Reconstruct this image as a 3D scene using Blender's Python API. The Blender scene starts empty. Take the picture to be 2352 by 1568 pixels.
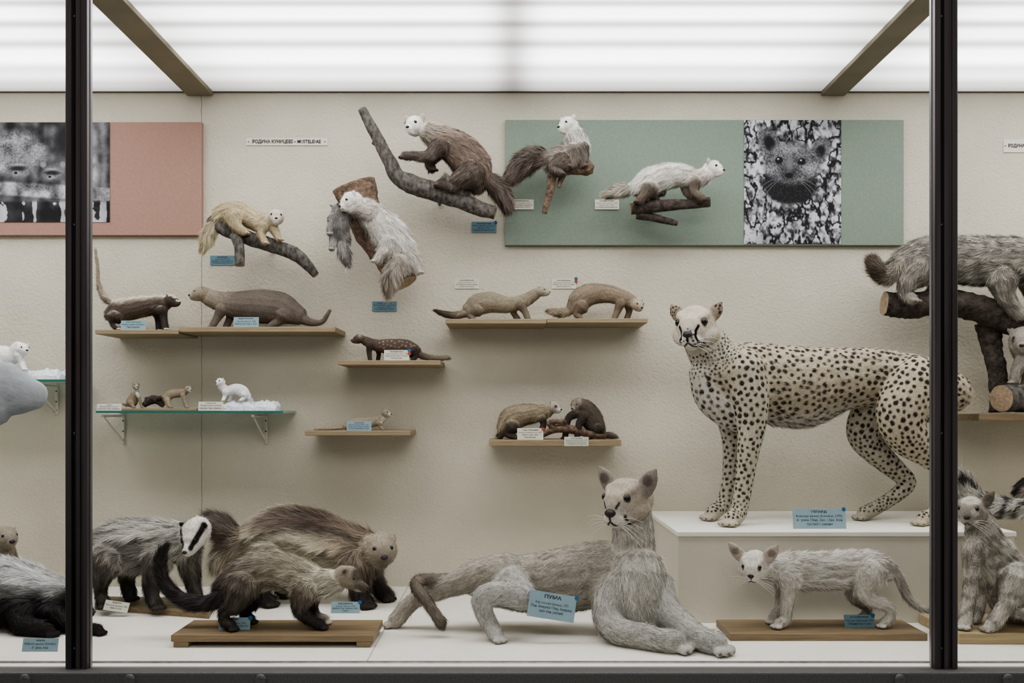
import bpy, math, random
import numpy as np
from mathutils import Vector, noise as mnoise
from mathutils.bvhtree import BVHTree
random.seed(7); RNG=np.random.default_rng(7)
F=2200.; CX=1172.; HY=945.; CZ=1.54; FZ=CZ-0.84; DW=4.6; CEIL=CZ+1.537
sc=bpy.context.scene; COL=sc.collection
def P(x,y,d): return np.array([(x-CX)/F*d, d, CZ-(y-HY)/F*d])
def zp(y,d): return CZ-(y-HY)/F*d
def xp(x,d): return (x-CX)/F*d
def lin(c):
    out=[]
    for v in c[:3]:
        v=v/255.; out.append(v/12.92 if v<=0.04045 else ((v+0.055)/1.055)**2.4)
    return np.array(out)
def flin(c):
    """fur colour response"""
    v=lin(c); g=v.mean(); v=(v*.74+g*.26)*(1.28-.9*min(g,.45)+.5*max(0,g-.5))
    return np.minimum(v,.84)
def nrm(v):
    v=np.asarray(v,float); n=np.linalg.norm(v); return v/n if n>1e-9 else v
# ---------------------------------------------------------------- materials
def newmat(name):
    m=bpy.data.materials.new(name); m.use_nodes=True
    nt=m.node_tree; b=nt.nodes['Principled BSDF']; return m,nt,b
def mat_noise(name,c1,c2,scale=20,rough=.8,bump=0.,detail=6,stretch=(1,1,1),metal=0,bscale=None,c=.5):
    m,nt,b=newmat(name); N=nt.nodes; L=nt.links
    tc=N.new('ShaderNodeTexCoord'); mp=N.new('ShaderNodeMapping'); mp.inputs['Scale'].default_value=stretch
    no=N.new('ShaderNodeTexNoise'); no.inputs['Scale'].default_value=scale; no.inputs['Detail'].default_value=detail
    cr=N.new('ShaderNodeValToRGB'); cr.color_ramp.elements[0].position=.3; cr.color_ramp.elements[1].position=.7
    cr.color_ramp.elements[0].color=(*lin(c1),1); cr.color_ramp.elements[1].color=(*lin(c2),1)
    L.new(tc.outputs['Object'],mp.inputs['Vector']); L.new(mp.outputs['Vector'],no.inputs['Vector'])
    L.new(no.outputs['Fac'],cr.inputs['Fac']); L.new(cr.outputs['Color'],b.inputs['Base Color'])
    b.inputs['Roughness'].default_value=rough; b.inputs['Metallic'].default_value=metal
    if bump>0:
        bn=N.new('ShaderNodeBump'); bn.inputs['Strength'].default_value=bump; bn.inputs['Distance'].default_value=.01
        if bscale:
            n2=N.new('ShaderNodeTexNoise'); n2.inputs['Scale'].default_value=bscale; n2.inputs['Detail'].default_value=4
            L.new(mp.outputs['Vector'],n2.inputs['Vector']); L.new(n2.outputs['Fac'],bn.inputs['Height'])
        else: L.new(no.outputs['Fac'],bn.inputs['Height'])
        L.new(bn.outputs['Normal'],b.inputs['Normal'])
    return m
def mat_attr(name,rough=.9,nscale=0,amt=.35,spec=.2,bump=0):
    m,nt,b=newmat(name); N=nt.nodes; L=nt.links
    at=N.new('ShaderNodeAttribute'); at.attribute_name='Col'
    b.inputs['Roughness'].default_value=rough; b.inputs['Specular IOR Level'].default_value=spec
    if nscale:
        tc=N.new('ShaderNodeTexCoord'); no=N.new('ShaderNodeTexNoise'); no.inputs['Scale'].default_value=nscale; no.inputs['Detail'].default_value=4
        mr=N.new('ShaderNodeMapRange'); mr.inputs['From Min'].default_value=.3; mr.inputs['From Max'].default_value=.7
        mr.inputs['To Min'].default_value=1-amt; mr.inputs['To Max'].default_value=1+amt*.4
        mx=N.new('ShaderNodeVectorMath'); mx.operation='SCALE'
        L.new(tc.outputs['Object'],no.inputs['Vector']); L.new(no.outputs['Fac'],mr.inputs['Value'])
        L.new(at.outputs['Color'],mx.inputs[0]); L.new(mr.outputs['Result'],mx.inputs['Scale']); L.new(mx.outputs[0],b.inputs['Base Color'])
        if bump:
            bn=N.new('ShaderNodeBump'); bn.inputs['Strength'].default_value=bump; bn.inputs['Distance'].default_value=.02
            L.new(no.outputs['Fac'],bn.inputs['Height']); L.new(bn.outputs['Normal'],b.inputs['Normal'])
    else: L.new(at.outputs['Color'],b.inputs['Base Color'])
    return m
M_SKIN=mat_attr('fur_skin',.95,120,.25,.1)
M_FUR=mat_attr('fur_hair',.5,0,0,.35)
M_CLOTH=mat_attr('cloth',.9,14,.12,.1,.8)
M_PRINT=mat_attr('photo_print',.6)
M_EYE=mat_noise('glass_eye',(8,7,6),(18,13,9),30,.06)
M_NOSE=mat_noise('nose_leather',(26,23,22),(44,37,35),200,.45,.3)
M_WHISK=mat_noise('whisker',(225,222,214),(235,232,224),20,.5)
M_WALL=mat_noise('plaster_wall',(188,183,167),(199,194,178),3,.9,.45,bscale=90)
M_DECK=mat_noise('white_deck',(220,217,206),(230,227,218),4,.6,.05,bscale=60)
M_PLINTH=mat_noise('plinth_paint',(190,186,171),(200,196,181),4,.7,.08,bscale=60)
M_PTOP=mat_noise('plinth_top_paint',(220,218,208),(228,226,216),4,.6)
M_BEAM=mat_noise('beam_paint',(122,115,98),(138,131,112),5,.7)
M_EDGE=mat_noise('ceiling_edge_strip',(84,80,70),(98,94,82),5,.9)  # dark colour of the thin strip along the ceiling edge
M_POST=mat_noise('dark_anodised_metal',(64,59,61),(92,85,87),30,.34,.0,stretch=(1,1,.05),metal=.45)
M_POST2=mat_noise('dark_metal_groove',(24,22,23),(40,37,38),30,.25,stretch=(1,1,.05),metal=.6)
M_STEEL=mat_noise('steel_edge',(120,120,124),(150,150,154),30,.3,stretch=(1,1,.05),metal=.7)
M_RAIL=mat_noise('grey_rail_paint',(76,76,76),(98,98,96),200,.55,.1)
M_WOOD=mat_noise('shelf_wood',(128,113,88),(154,138,110),14,.6,.1,stretch=(.6,8,8))
M_WOOD2=mat_noise('board_wood',(110,94,71),(140,122,94),12,.5,.1,stretch=(.5,8,8))
M_WOOD3=mat_noise('pale_board_wood',(154,138,106),(176,160,126),12,.5,.1,stretch=(.5,8,8))
M_BARK=mat_noise('grey_bark',(42,40,38),(112,107,100),60,.95,1.,stretch=(1,1,.5),bscale=90)
M_BARK2=mat_noise('brown_bark',(66,53,44),(130,108,90),45,.9,.9,bscale=80)
M_BARKD=mat_noise('dark_bark',(34,30,27),(86,76,68),40,.95,1.,bscale=80)
M_CUT=mat_noise('cut_wood',(134,118,96),(174,154,128),70,.8,.3)
M_PINK=mat_noise('salmon_board',(150,119,106),(158,127,114),90,.9,.15,bscale=300)
M_GREEN=mat_noise('sage_board',(118,131,118),(126,139,126),90,.9,.15,bscale=300)
M_WCARD=mat_noise('cream_card',(196,195,180),(206,205,191),30,.7)
M_BCARD=mat_noise('blue_card',(126,150,158),(133,157,165),30,.7)
M_DCARD=mat_noise('deep_blue_card',(96,126,138),(102,132,144),30,.7)
M_INK=mat_noise('ink',(20,28,42),(26,34,48),30,.8)
M_INKB=mat_noise('brown_ink',(46,34,28),(54,40,34),30,.8)
M_RED=mat_noise('red_sticker',(150,56,48),(156,62,54),30,.6)
M_BLUE=mat_noise('blue_sticker',(26,84,128),(30,90,134),30,.6)
M_SNOW=mat_noise('plaster_snow',(215,222,230),(238,241,244),60,.7,.8,bscale=60)
M_WHITE=mat_noise('white_enamel',(200,197,186),(210,207,196),30,.4)
M_SEAM=mat_noise('wall_joint',(112,106,94),(150,144,130),30,.9)
M_SEAM2=mat_noise('deck_joint',(150,146,134),(176,172,160),30,.9)
M_BRASS=mat_noise('bolt_metal',(60,60,60),(90,90,90),80,.4,metal=.7)
mg,nt,b=newmat('shelf_glass'); b.inputs['Base Color'].default_value=(.6,.8,.75,1); b.inputs['Roughness'].default_value=.05
b.inputs['Transmission Weight'].default_value=.75; M_GLASS=mg
mg,nt,b=newmat('shelf_glass_edge'); b.inputs['Base Color'].default_value=(.04,.15,.13,1); b.inputs['Roughness'].default_value=.15; M_GEDGE=mg
# ---------------------------------------------------------------- basic meshes
def mesh_obj(name,V,Fc,mats,parent=None,smooth=False,origin=None,mi=None,link=True):
    V=np.asarray(V,float)
    if origin is None: origin=np.array([V[:,0].mean(),V[:,1].mean(),V[:,2].min()])
    origin=np.asarray(origin,float)
    me=bpy.data.meshes.new(name); me.from_pydata((V-origin).tolist(),[],[list(f) for f in Fc]); 
    if not isinstance(mats,(list,tuple)): mats=[mats]
    for m in mats: me.materials.append(m)
    if mi is not None: me.polygons.foreach_set('material_index',mi)
    if smooth: me.polygons.foreach_set('use_smooth',[True]*len(me.polygons))
    me.update()
    ob=bpy.data.objects.new(name,me); COL.objects.link(ob); ob.location=origin
    if parent: attach(ob,parent)
    return ob
def attach(ob,parent):
    w=Vector(ob.location); ob.parent=parent
    ob.location=w-world_loc(parent)
def world_loc(o):
    v=Vector(o.location)
    while o.parent: o=o.parent; v+=Vector(o.location)
    return v
def tag(ob,label,cat,group=None,kind=None):
    ob['label']=label
    if cat: ob['category']=cat
    if group: ob['group']=group
    if kind: ob['kind']=kind
    return ob
def struct(ob,label=None):
    ob['kind']='structure'
    if label: ob['label']=label
    return ob
import bmesh
def box(name,x0,x1,y0,y1,z0,z1,mat,bev=.003,parent=None,skew=None):
    bm=bmesh.new(); bmesh.ops.create_cube(bm,size=1)
    for v in bm.verts:
        v.co.x*=(x1-x0); v.co.y*=(y1-y0); v.co.z=(v.co.z+.5)*(z1-z0)
    if bev>0: bmesh.ops.bevel(bm,geom=list(bm.edges),offset=bev,segments=2,affect='EDGES',profile=.5)
    me=bpy.data.meshes.new(name); bm.to_mesh(me); bm.free(); me.materials.append(mat)
    ob=bpy.data.objects.new(name,me); COL.objects.link(ob); ob.location=((x0+x1)/2,(y0+y1)/2,z0)
    if parent: attach(ob,parent)
    return ob
def extr(name,pts,z0,z1,mat,parent=None):
    n=len(pts); V=[(p[0],p[1],z0) for p in pts]+[(p[0],p[1],z1) for p in pts]
    Fc=[list(range(n))[::-1],list(range(n,2*n))]+[(i,(i+1)%n,n+(i+1)%n,n+i) for i in range(n)]
    return mesh_obj(name,V,Fc,mat,parent)
# ---------------------------------------------------------------- tubes
def catmull(pts,step):
    pts=np.asarray(pts,float); n=len(pts)
    if n==1: return pts
    out=[]
    for i in range(n-1):
        p0=pts[max(i-1,0)];p1=pts[i];p2=pts[i+1];p3=pts[min(i+2,n-1)]
        if i==0: p0=2*p1-p2
        if i==n-2: p3=2*p2-p1
        L=np.linalg.norm(p2[:3]-p1[:3]); st=max(2,min(14,int(L/step)+1))
        for k in range(st):
            t=k/st
            out.append(.5*((2*p1)+(-p0+p2)*t+(2*p0-5*p1+4*p2-p3)*t*t+(-p0+3*p1-3*p2+p3)*t**3))
    out.append(pts[-1]); return np.array(out)
def tube(pts,rad,w=1.,flat=(0,1,0),seg=14,cap='round',jit=0.,jscale=10,seed=0):
    V=[];Fc=[];caps=[]
    n=len(pts); flat=nrm(flat)
    prevn=None
    T=np.gradient(pts,axis=0) if n>1 else np.array([[0,0,1.]])
    def frame(t,prevn):
        b=flat-np.dot(flat,t)*t
        if np.linalg.norm(b)<.25:
            if prevn is None:
                a=np.array([0,0,1.]) if abs(t[2])<.8 else np.array([1.,0,0]); nn=nrm(np.cross(a,t))
            else: nn=nrm(prevn-np.dot(prevn,t)*t)
            b=np.cross(t,nn)
        else:
            b=nrm(b); nn=nrm(np.cross(b,t))
            if prevn is not None and np.dot(nn,prevn)<0: nn=-nn; 
            b=np.cross(t,nn)
        return nn,b
    def ring(c,nn,b,r):
        base=len(V)
        for k in range(seg):
            a=2*math.pi*k/seg; rr=r
            p=c+nn*math.cos(a)*rr+b*math.sin(a)*rr*w
            if jit:
                f=mnoise.noise(Vector((p*jscale).tolist())+Vector((seed,0,0))); f2=mnoise.noise(Vector((p*jscale*4).tolist()))
                p=c+(p-c)*(1+jit*f+jit*.5*f2)
            V.append(p)
        return base
    fr=[]
    for i in range(n):
        t=nrm(T[i]); nn,b=frame(t,prevn); prevn=nn; fr.append((t,nn,b))
    bases=[]
    if cap=='round':
        t,nn,b=fr[0]; r=rad[0]
        V.append(pts[0]-t*r); pole0=0
        for a in (65,35): 
            a=math.radians(a); bases.append(ring(pts[0]-t*r*math.sin(a),nn,b,r*math.cos(a)))
    for i in range(n): bases.append(ring(pts[i],fr[i][1],fr[i][2],rad[i]))
    if cap=='round':
        t,nn,b=fr[-1]; r=rad[-1]
        for a in (35,65):
            a=math.radians(a); bases.append(ring(pts[-1]+t*r*math.sin(a),nn,b,r*math.cos(a)))
        V.append(pts[-1]+t*r); pole1=len(V)-1
    for i in range(len(bases)-1):
        A_,B_=bases[i],bases[i+1]
        for k in range(seg):
            k2=(k+1)%seg; Fc.append((A_+k,A_+k2,B_+k2,B_+k))
    if cap=='round':
        for k in range(seg):
            k2=(k+1)%seg; Fc.append((pole0,bases[0]+k2,bases[0]+k)); Fc.append((pole1,bases[-1]+k,bases[-1]+k2))
    else:
        caps=[len(Fc),len(Fc)+1]
        Fc.append([bases[0]+k for k in range(seg)][::-1]); Fc.append([bases[-1]+k for k in range(seg)])
    return V,Fc,caps
# ---------------------------------------------------------------- animal builder
class Animal:
    def __init__(s,d,ground=None,col=(150,140,120),face=(-1,-.1,0)):
        s.d=d;s.g=ground;s.col=col;s.ch=[];s.heads=[];s.paint=[];s.nz=[];s.stripe=None;s.spot=None;s.face=nrm(face);s.proj=[]
    def c(s,nodes,col=None,w=.85,fl=1.,leg=False,toes=True,flat=(0,1,0)):
        X=[];
        col0=flin(col or s.col); n=len(nodes)
        for i,nd in enumerate(nodes):
            x,y,dd,r=nd[:4]; cc=flin(nd[4]) if len(nd)>4 else col0
            r=r*(.96 if not leg else (.96 if i<1 else (.9 if i<n-1 else .98)))
            d=s.d+dd; p=P(x,y,d); rm=r*d/F
            if s.g is not None and p[2]<s.g+rm*.9: p[2]=s.g+rm*.9
            if leg and s.g is not None and i==n-1: p[2]=s.g+rm*.85
            X.append([*p,rm,*cc])
        X=np.array(X); s.ch.append((X,w,np.array(flat,float),fl))
        if leg and toes:
            pl=X[-1,:3]; r=X[-1,3]; h=pl-X[-2,:3]; h[2]=0
            if np.linalg.norm(h)<.5*r: h=s.face.copy()
            h=nrm(h)
            if s.g is not None: h=nrm(h*np.array([1,1,0])) 
            for a in (-42,-15,15,42):
                a=math.radians(a); v=np.array([h[0]*math.cos(a)-h[1]*math.sin(a),h[0]*math.sin(a)+h[1]*math.cos(a),h[2]])
                z=(s.g+.4*r) if s.g is not None else pl[2]-.35*r
                q0=pl+v*r*.3; q1=pl+v*r*1.3; q0[2]=z+.12*r; q1[2]=z
                s.ch.append((np.array([[*q0,r*.40,*X[-1,4:]],[*q1,r*.35,*X[-1,4:]]]),1.,np.array([0,1.,0]),.2))
                s.paint.append((q1+v*r*.34-np.array([0,0,r*.1]),r*.22,flin((46,40,36)),.7))
    def head(s,x,y,dd,r,f,col=None,ml=1.4,mr=.34,drop=.2,ear=1.,eh=1.,muz=None,earc=None,eye=.14,wid=1.,cat=False,eyl=.5,roll=0,es=.66,inner=None):
        c=P(x,y,s.d+dd); rm=r*(s.d+dd)/F; f=nrm(f); up=np.array([0,0,1.])
        rt=nrm(np.cross(f,up)); u=np.cross(rt,f)
        if roll:
            cr,sr=math.cos(roll),math.sin(roll); rt,u=rt*cr+u*sr,u*cr-rt*sr
        hc=flin(col or s.col); mc=flin(muz) if muz is not None else hc; ec=flin(earc) if earc is not None else hc
        def N(a,b_,c_): return c+(f*a+rt*b_+u*c_)*rm
        s.ch.append((np.array([[*N(.45,0,-.05),rm*.72,*hc],[*N(.1,0,.02),rm*.93,*hc],[*N(-.45,0,0),rm*.83,*hc]]),wid,rt,.4))
        s.ch.append((np.array([[*N(ml-mr*.6,0,-.1-drop),rm*mr,*mc],[*N(.3+.5*(ml-.3),0,-.15-drop*.5),rm*(.30+mr*.5),*mc],[*N(.3,0,-.15),rm*.62,*hc]]),1.,u,.2))
        s.ch.append((np.array([[*N(ml*.86,0,-.35-drop),rm*mr*.62,*mc],[*N(ml*.6,0,-.4-drop*.8),rm*.33,*mc],[*N(0,0,-.45),rm*.5,*hc]]),1.,u,.22))
        if cat:
            for sgn in (-1,1):
                s.ch.append((np.array([[*N(ml*.84,sgn*.19,-.25-drop),rm*mr*.66,*mc],[*N(ml*.6,sgn*.2,-.2-drop),rm*mr*.8,*mc]]),1.,u,.2))
                s.ch.append((np.array([[*N(.2,sgn*.48,-.35),rm*.42,*hc],[*N(.0,sgn*.6,-.3),rm*.42,*hc]]),1.,u,.7))
                s.ch.append((np.array([[*N(.62,sgn*.38,.38),rm*.2,*hc],[*N(.3,sgn*.5,.5),rm*.25,*hc]]),1.,u,.25))
            s.ch.append((np.array([[*N(ml*.9,0,-drop*.3),rm*.2,*hc],[*N(.45,0,.25),rm*.4,*hc]]),1.,u,.22))
        for sgn in (-1,1):
            e=nrm(rt*sgn*(.5+(es-.66))+u*.85); bp=N(-.12,sgn*es,.5)
            k=rm*ear
            s.ch.append((np.array([[*bp,k*.36,*ec],[*(bp+e*k*.35),k*.35,*ec],[*(bp+e*k*.7*eh),k*.26,*ec],[*(bp+e*k*.92*eh),k*.12,*ec]]),.42,f,.3))
            if inner: s.paint.append((bp+e*k*.45*eh+f*k*.16,k*.27,flin(inner),.9))
        s.heads.append(dict(c=c,rm=rm,f=f,rt=rt,u=u,ml=ml,mr=mr,drop=drop,eye=eye,eyl=eyl,cat=cat,N=N,big=r>30))
        return N
    def blob(s,x,y,dd,r,col,st=1.):
        d=s.d+dd; s.paint.append((P(x,y,d),r*d/F,flin(col),st))
    def hblob(s,a,b_,c_,r,col,st=1.,h=-1):
        H=s.heads[h]; s.paint.append((H['N'](a,b_,c_),r*H['rm'],flin(col),st))
    def hline(s,pts,r,col,st=1.,h=-1):
        for i in range(len(pts)-1):
            a=np.array(pts[i]);b_=np.array(pts[i+1]); n=max(2,int(np.linalg.norm(b_-a)/(r*.5)))
            for k in range(n+1):
                q=a+(b_-a)*k/n; s.hblob(*q,r,col,st,h)
    def hmark(s,pts,r,col,st=1.):
        """marking drawn on the face surface: points (side, up) in head units"""
        s.proj.append((s.heads[-1],pts,r,col,st))
    def evalc(s,V,Nn=None):
        C=s.S[:,:3];R=s.S[:,3];out=np.zeros((len(V),3));T=np.zeros((len(V),3));FL=np.zeros(len(V));AL=np.zeros(len(V))
        sm=s.soft
        for a in range(0,len(V),20000):
            v=V[a:a+20000]
            D=np.sqrt(np.maximum((v**2).sum(1)[:,None]+(C**2).sum(1)[None]-2*v@C.T,0)); Q=D-R[None]; 
            q=Q.min(1,keepdims=True); W=np.exp(-(Q-q)/sm); W/=W.sum(1,keepdims=True)
            out[a:a+20000]=W@s.S[:,4:7]; T[a:a+20000]=W@s.ST; FL[a:a+20000]=W@s.SF; AL[a:a+20000]=s.SA[Q.argmin(1)]
        if Nn is not None:
            for sg,thr,cc,st in s.nz:
                k=np.clip((Nn[:,2]*sg-thr)/.35,0,1)*st; out=out*(1-k[:,None])+flin(cc)*k[:,None]
        if s.stripe:
            fr,st,cc=s.stripe
            ph=np.array([mnoise.noise(Vector((p*14).tolist())) for p in V])
            k=np.clip((np.sin(AL*fr+ph*5)-.1)*2.2,0,1)*st; out=out*(1-k[:,None])+flin(cc)*k[:,None]
        if s.spot is not None and len(s.spot[0]):
            sp,sr,cc,st=s.spot
            dm=np.full(len(V),9.)
            for a in range(0,len(V),8000):
                v=V[a:a+8000]; D=np.sqrt(np.maximum((v**2).sum(1)[:,None]+(sp**2).sum(1)[None]-2*v@sp.T,0))-sr[None]; dm[a:a+8000]=D.min(1)
            k=np.clip(-dm/.002+.5,0,1)*st; out=out*(1-k[:,None])+flin(cc)*k[:,None]
        for c,r,cc,st in s.paint:
            dd=np.sqrt(((V-c)**2).sum(1))/r; k=np.clip((1-dd)/.4,0,1)*st; out=out*(1-k[:,None])+cc*k[:,None]
        return out,T,FL
    def build(s,name,label,cat,voxel=.004,fur=.015,dens=150000,smooth=6,spots=None,lift=.3,group=None,mat=None,width=.075,rnd=.26,vary=.4,streak=.45):
        V=[];Fc=[];S=[];ST=[];SF=[];SA=[]
        for X,w,flat,fl in s.ch:
            mr=X[:,3].mean(); Y=catmull(X,max(mr*.35,.004)); Y[:,3]=np.maximum(Y[:,3],X[:,3].min()*.9); Y[:,4:]=np.clip(Y[:,4:],0,1)
            v,f,_=tube(Y[:,:3],Y[:,3],w,flat,16)
            o=len(V); V+=[list(p) for p in v]; Fc+=[[i+o for i in q] for q in f]
            S.append(Y); t=np.gradient(Y[:,:3],axis=0); t/=np.linalg.norm(t,axis=1,keepdims=True)+1e-9
            ST.append(t); SF.append(np.full(len(Y),fl)); SA.append(np.concatenate([[0],np.cumsum(np.linalg.norm(np.diff(Y[:,:3],axis=0),axis=1))]))
        s.S=np.concatenate(S);s.ST=np.concatenate(ST);s.SF=np.concatenate(SF);s.SA=np.concatenate(SA)
        s.soft=max(.004,voxel*1.6)
        me=bpy.data.meshes.new('tmp'); me.from_pydata(V,[],Fc); me.update()
        tmp=bpy.data.objects.new('tmp',me); COL.objects.link(tmp)
        m=tmp.modifiers.new('r','REMESH'); m.mode='VOXEL'; m.voxel_size=voxel; m.use_smooth_shade=True
        m=tmp.modifiers.new('s','SMOOTH'); m.factor=.5; m.iterations=smooth
        dg=bpy.context.evaluated_depsgraph_get(); me2=bpy.data.meshes.new_from_object(tmp.evaluated_get(dg))
        bpy.data.objects.remove(tmp); bpy.data.meshes.remove(me)
        n=len(me2.vertices); co=np.zeros(n*3); me2.vertices.foreach_get('co',co); co=co.reshape(-1,3)
        no=np.zeros(n*3); me2.vertices.foreach_get('normal',no); no=no.reshape(-1,3)
        me2.calc_loop_triangles(); nt=len(me2.loop_triangles); tri=np.zeros(nt*3,dtype=np.int32); me2.loop_triangles.foreach_get('vertices',tri); tri=tri.reshape(-1,3)
        if s.heads: bvh=BVHTree.FromPolygons(co.tolist(),tri.tolist())
        for H,pts_,r_,c_,st_0 in s.proj:
            for i in range(len(pts_)-1):
                a0=np.array(pts_[i]);b0=np.array(pts_[i+1]); k_=max(2,int(np.linalg.norm(b0-a0)/(r_*.45)))
                for j in range(k_+1):
                    q=a0+(b0-a0)*j/k_; hit=bvh.ray_cast(Vector(H['N'](3,q[0],q[1]).tolist()),Vector((-H['f']).tolist()))
                    if hit[0] is not None: s.paint.append((np.array(hit[0]),r_*H['rm'],flin(c_),st_0))
        if spots:
            sep,rad,cc,st,filt=spots
            order=RNG.permutation(n); pts=[];rs=[]
            cell={}
            for i in order:
                p=co[i]; k=filt(p)
                if k<=0: continue
                sp=sep*k; key=tuple((p/(sep)).astype(int)); ok=True
                for a in (-1,0,1):
                    for b_ in (-1,0,1):
                        for c_ in (-1,0,1):
                            for q in cell.get((key[0]+a,key[1]+b_,key[2]+c_),()):
                                if (q[0]-p[0])**2+(q[1]-p[1])**2+(q[2]-p[2])**2<sp*sp: ok=False;break
                            if not ok: break
                        if not ok: break
                    if not ok: break
                if ok:
                    cell.setdefault(key,[]).append(p); pts.append(p); rs.append(rad*k*RNG.uniform(.7,1.2))
                    j=RNG.normal(size=3)*rad*.4*k; pts.append(p+j); rs.append(rs[-1]*.8)
            s.spot=(np.array(pts),np.array(rs),cc,st)
        colv,_,_=s.evalc(co,no)
        org=np.array([co[:,0].mean(),co[:,1].mean(),co[:,2].min()])
        me2.vertices.foreach_set('co',(co-org).ravel()); me2.name=name
        at=me2.color_attributes.new('Col','FLOAT_COLOR','POINT'); at.data.foreach_set('color',np.concatenate([colv,np.ones((n,1))],1).ravel())
        me2.materials.clear(); me2.materials.append(mat or M_SKIN); me2.update()
        ob=bpy.data.objects.new(name,me2); COL.objects.link(ob); ob.location=org
        tag(ob,label,cat,group)
        excl=[]
        for H in s.heads:
            N=H['N'];rm=H['rm']
            for sgn in (-1,1):
                src=N(2.4,sgn*H['eyl']*1.9,.55)
                tgt=N(.35,sgn*(H['eyl']-.12),.18)
                dr=nrm(tgt-src); hit=bvh.ray_cast(Vector(src.tolist()),Vector(dr.tolist()))
                if hit[0] is None: continue
                p=np.array(hit[0]); er=H['eye']*rm
                sphere('eye',p+dr*er*.3,(er,er,er),M_EYE,ob); excl.append((p,er*1.2))
            src=N(3,0,-.02-H['drop']); tgt=N(0,0,-.05-H['drop']); dr=nrm(tgt-src)
            hit=bvh.ray_cast(Vector(src.tolist()),Vector(dr.tolist()))
            if hit[0] is not None:
                p=np.array(hit[0]); k=H['mr']*rm
                sphere('nose',p+dr*k*.12+H['u']*.12*k,(k*.55,k*.42,k*.38),M_NOSE,ob,H); excl.append((p,k*.6))
            if H['big'] and H['cat']:
                pl=[]
                for (a,b_,c_) in [(3,.62,-.62),(3,.42,-.62),(3,.2,-.56),(3,0,-.42),(3,-.2,-.56),(3,-.42,-.62),(3,-.62,-.62)]:
                    src=N(a,b_*.9,c_-H['drop']*.7); hit=bvh.ray_cast(Vector(src.tolist()),Vector((-H['f']).tolist()))
                    if hit[0] is not None and (np.array(hit[0])-H['c'])@H['f']>0: pl.append(np.array(hit[0]))
                if len(pl)>2:
                    q=catmull(np.array(pl),.004); v,f,_=tube(q,np.full(len(q),rm*.035),1,(0,0,1),6); mesh_obj('mouth',v,f,M_NOSE,ob,True)
                    for pp in q[::2]: excl.append((pp,rm*.07))
                WV=[];WF=[]
                for sgn in (-1,1):
                    for k in range(5):
                        b0=N(H['ml']*.92,sgn*.28,-.25-H['drop']-.05*k); b1=b0+(H['rt']*sgn*.6+H['u']*(.12-.12*k)+H['f']*.1)*rm; b2=b1+(H['rt']*sgn*.45+H['u']*(-.15-.1*k)-H['f']*.15)*rm
                        q=catmull(np.array([b0,b1,b2]),.02); v,f,_=tube(q,np.linspace(.0007,.0003,len(q)),1,(0,0,1),4); o=len(WV); WV+=v; WF+=[[i+o for i in g] for g in f]
                wo=mesh_obj('whiskers',WV,WF,M_WHISK,ob,True); wo['kind']='stuff'
        if fur>0:
            A0,B0,C0=co[tri[:,0]],co[tri[:,1]],co[tri[:,2]]; cr=np.cross(B0-A0,C0-A0); ar=np.linalg.norm(cr,axis=1)/2
            tot=ar.sum(); nh=int(min(tot*dens,260000)); idx=RNG.choice(nt,nh,p=ar/tot)
            a,b_=RNG.random(nh),RNG.random(nh); fl=a+b_>1; a[fl]=1-a[fl]; b_[fl]=1-b_[fl]
            p=A0[idx]+(B0[idx]-A0[idx])*a[:,None]+(C0[idx]-A0[idx])*b_[:,None]
            nn=no[tri[idx,0]]*(1-a-b_)[:,None]+no[tri[idx,1]]*a[:,None]+no[tri[idx,2]]*b_[:,None]; nn/=np.linalg.norm(nn,axis=1,keepdims=True)+1e-9
            keep=np.ones(nh,bool)
            for c,r in excl: keep&=((p-c)**2).sum(1)>r*r
            p=p[keep];nn=nn[keep];nh=len(p)
            cc,T,FL=s.evalc(p,nn)
            t=T-(T*nn).sum(1,keepdims=True)*nn; t/=np.linalg.norm(t,axis=1,keepdims=True)+1e-6
            sd=np.cross(nn,t); q=p-org; sc_=.55/max(fur,.006)
            uvw=np.stack([(q*sd).sum(1)*sc_*1.6,(q*nn).sum(1)*sc_*1.6,(q*t).sum(1)*sc_*.35],1)
            st_=np.array([mnoise.noise(Vector(u_)) for u_ in uvw.tolist()])
            st2=np.array([mnoise.noise(Vector(u_)) for u_ in (uvw*.42+7.3).tolist()])
            cl=np.array([mnoise.noise(Vector(u_)) for u_ in (p*28).tolist()])
            sw=sd*(cl*.9+st_*.5)[:,None]
            lf=lift*RNG.uniform(.4,1.5,nh)*(1+1.3*st_+.8*st2); lf=np.clip(lf,.03,1.2)
            dr=t+sw+nn*lf[:,None]+RNG.normal(size=(nh,3))*rnd*.5; dr/=np.linalg.norm(dr,axis=1,keepdims=True)
            LL=fur*1.25*np.clip(FL,.1,3)*RNG.uniform(.6,1.25,nh)*(1+.45*st_)
            if s.g is not None:
                tipz=p[:,2]+dr[:,2]*LL; bad=tipz<s.g+.001; dr[bad,2]=np.abs(dr[bad,2])*.2
            wv=np.cross(dr,nn)+RNG.normal(size=(nh,3))*.4; wv-=(wv*dr).sum(1,keepdims=True)*dr; wv/=np.linalg.norm(wv,axis=1,keepdims=True)+1e-9
            sgn_=np.sign((np.cross(wv,dr)*nn).sum(1,keepdims=True)); sgn_[sgn_==0]=1; wv*=sgn_
            wd=(np.clip(LL*width,.0006,.0019))[:,None]
            base=p-nn*.0012
            tip=base+dr*LL[:,None]; tip[:,2]-=LL*.10
            VV=np.stack([base-wv*wd*.5,base+wv*wd*.5,tip],1).reshape(-1,3)
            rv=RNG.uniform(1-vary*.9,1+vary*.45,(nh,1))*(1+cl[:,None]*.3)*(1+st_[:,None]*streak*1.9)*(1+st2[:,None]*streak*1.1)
            rv=np.clip(rv,.2,1.65)
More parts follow.
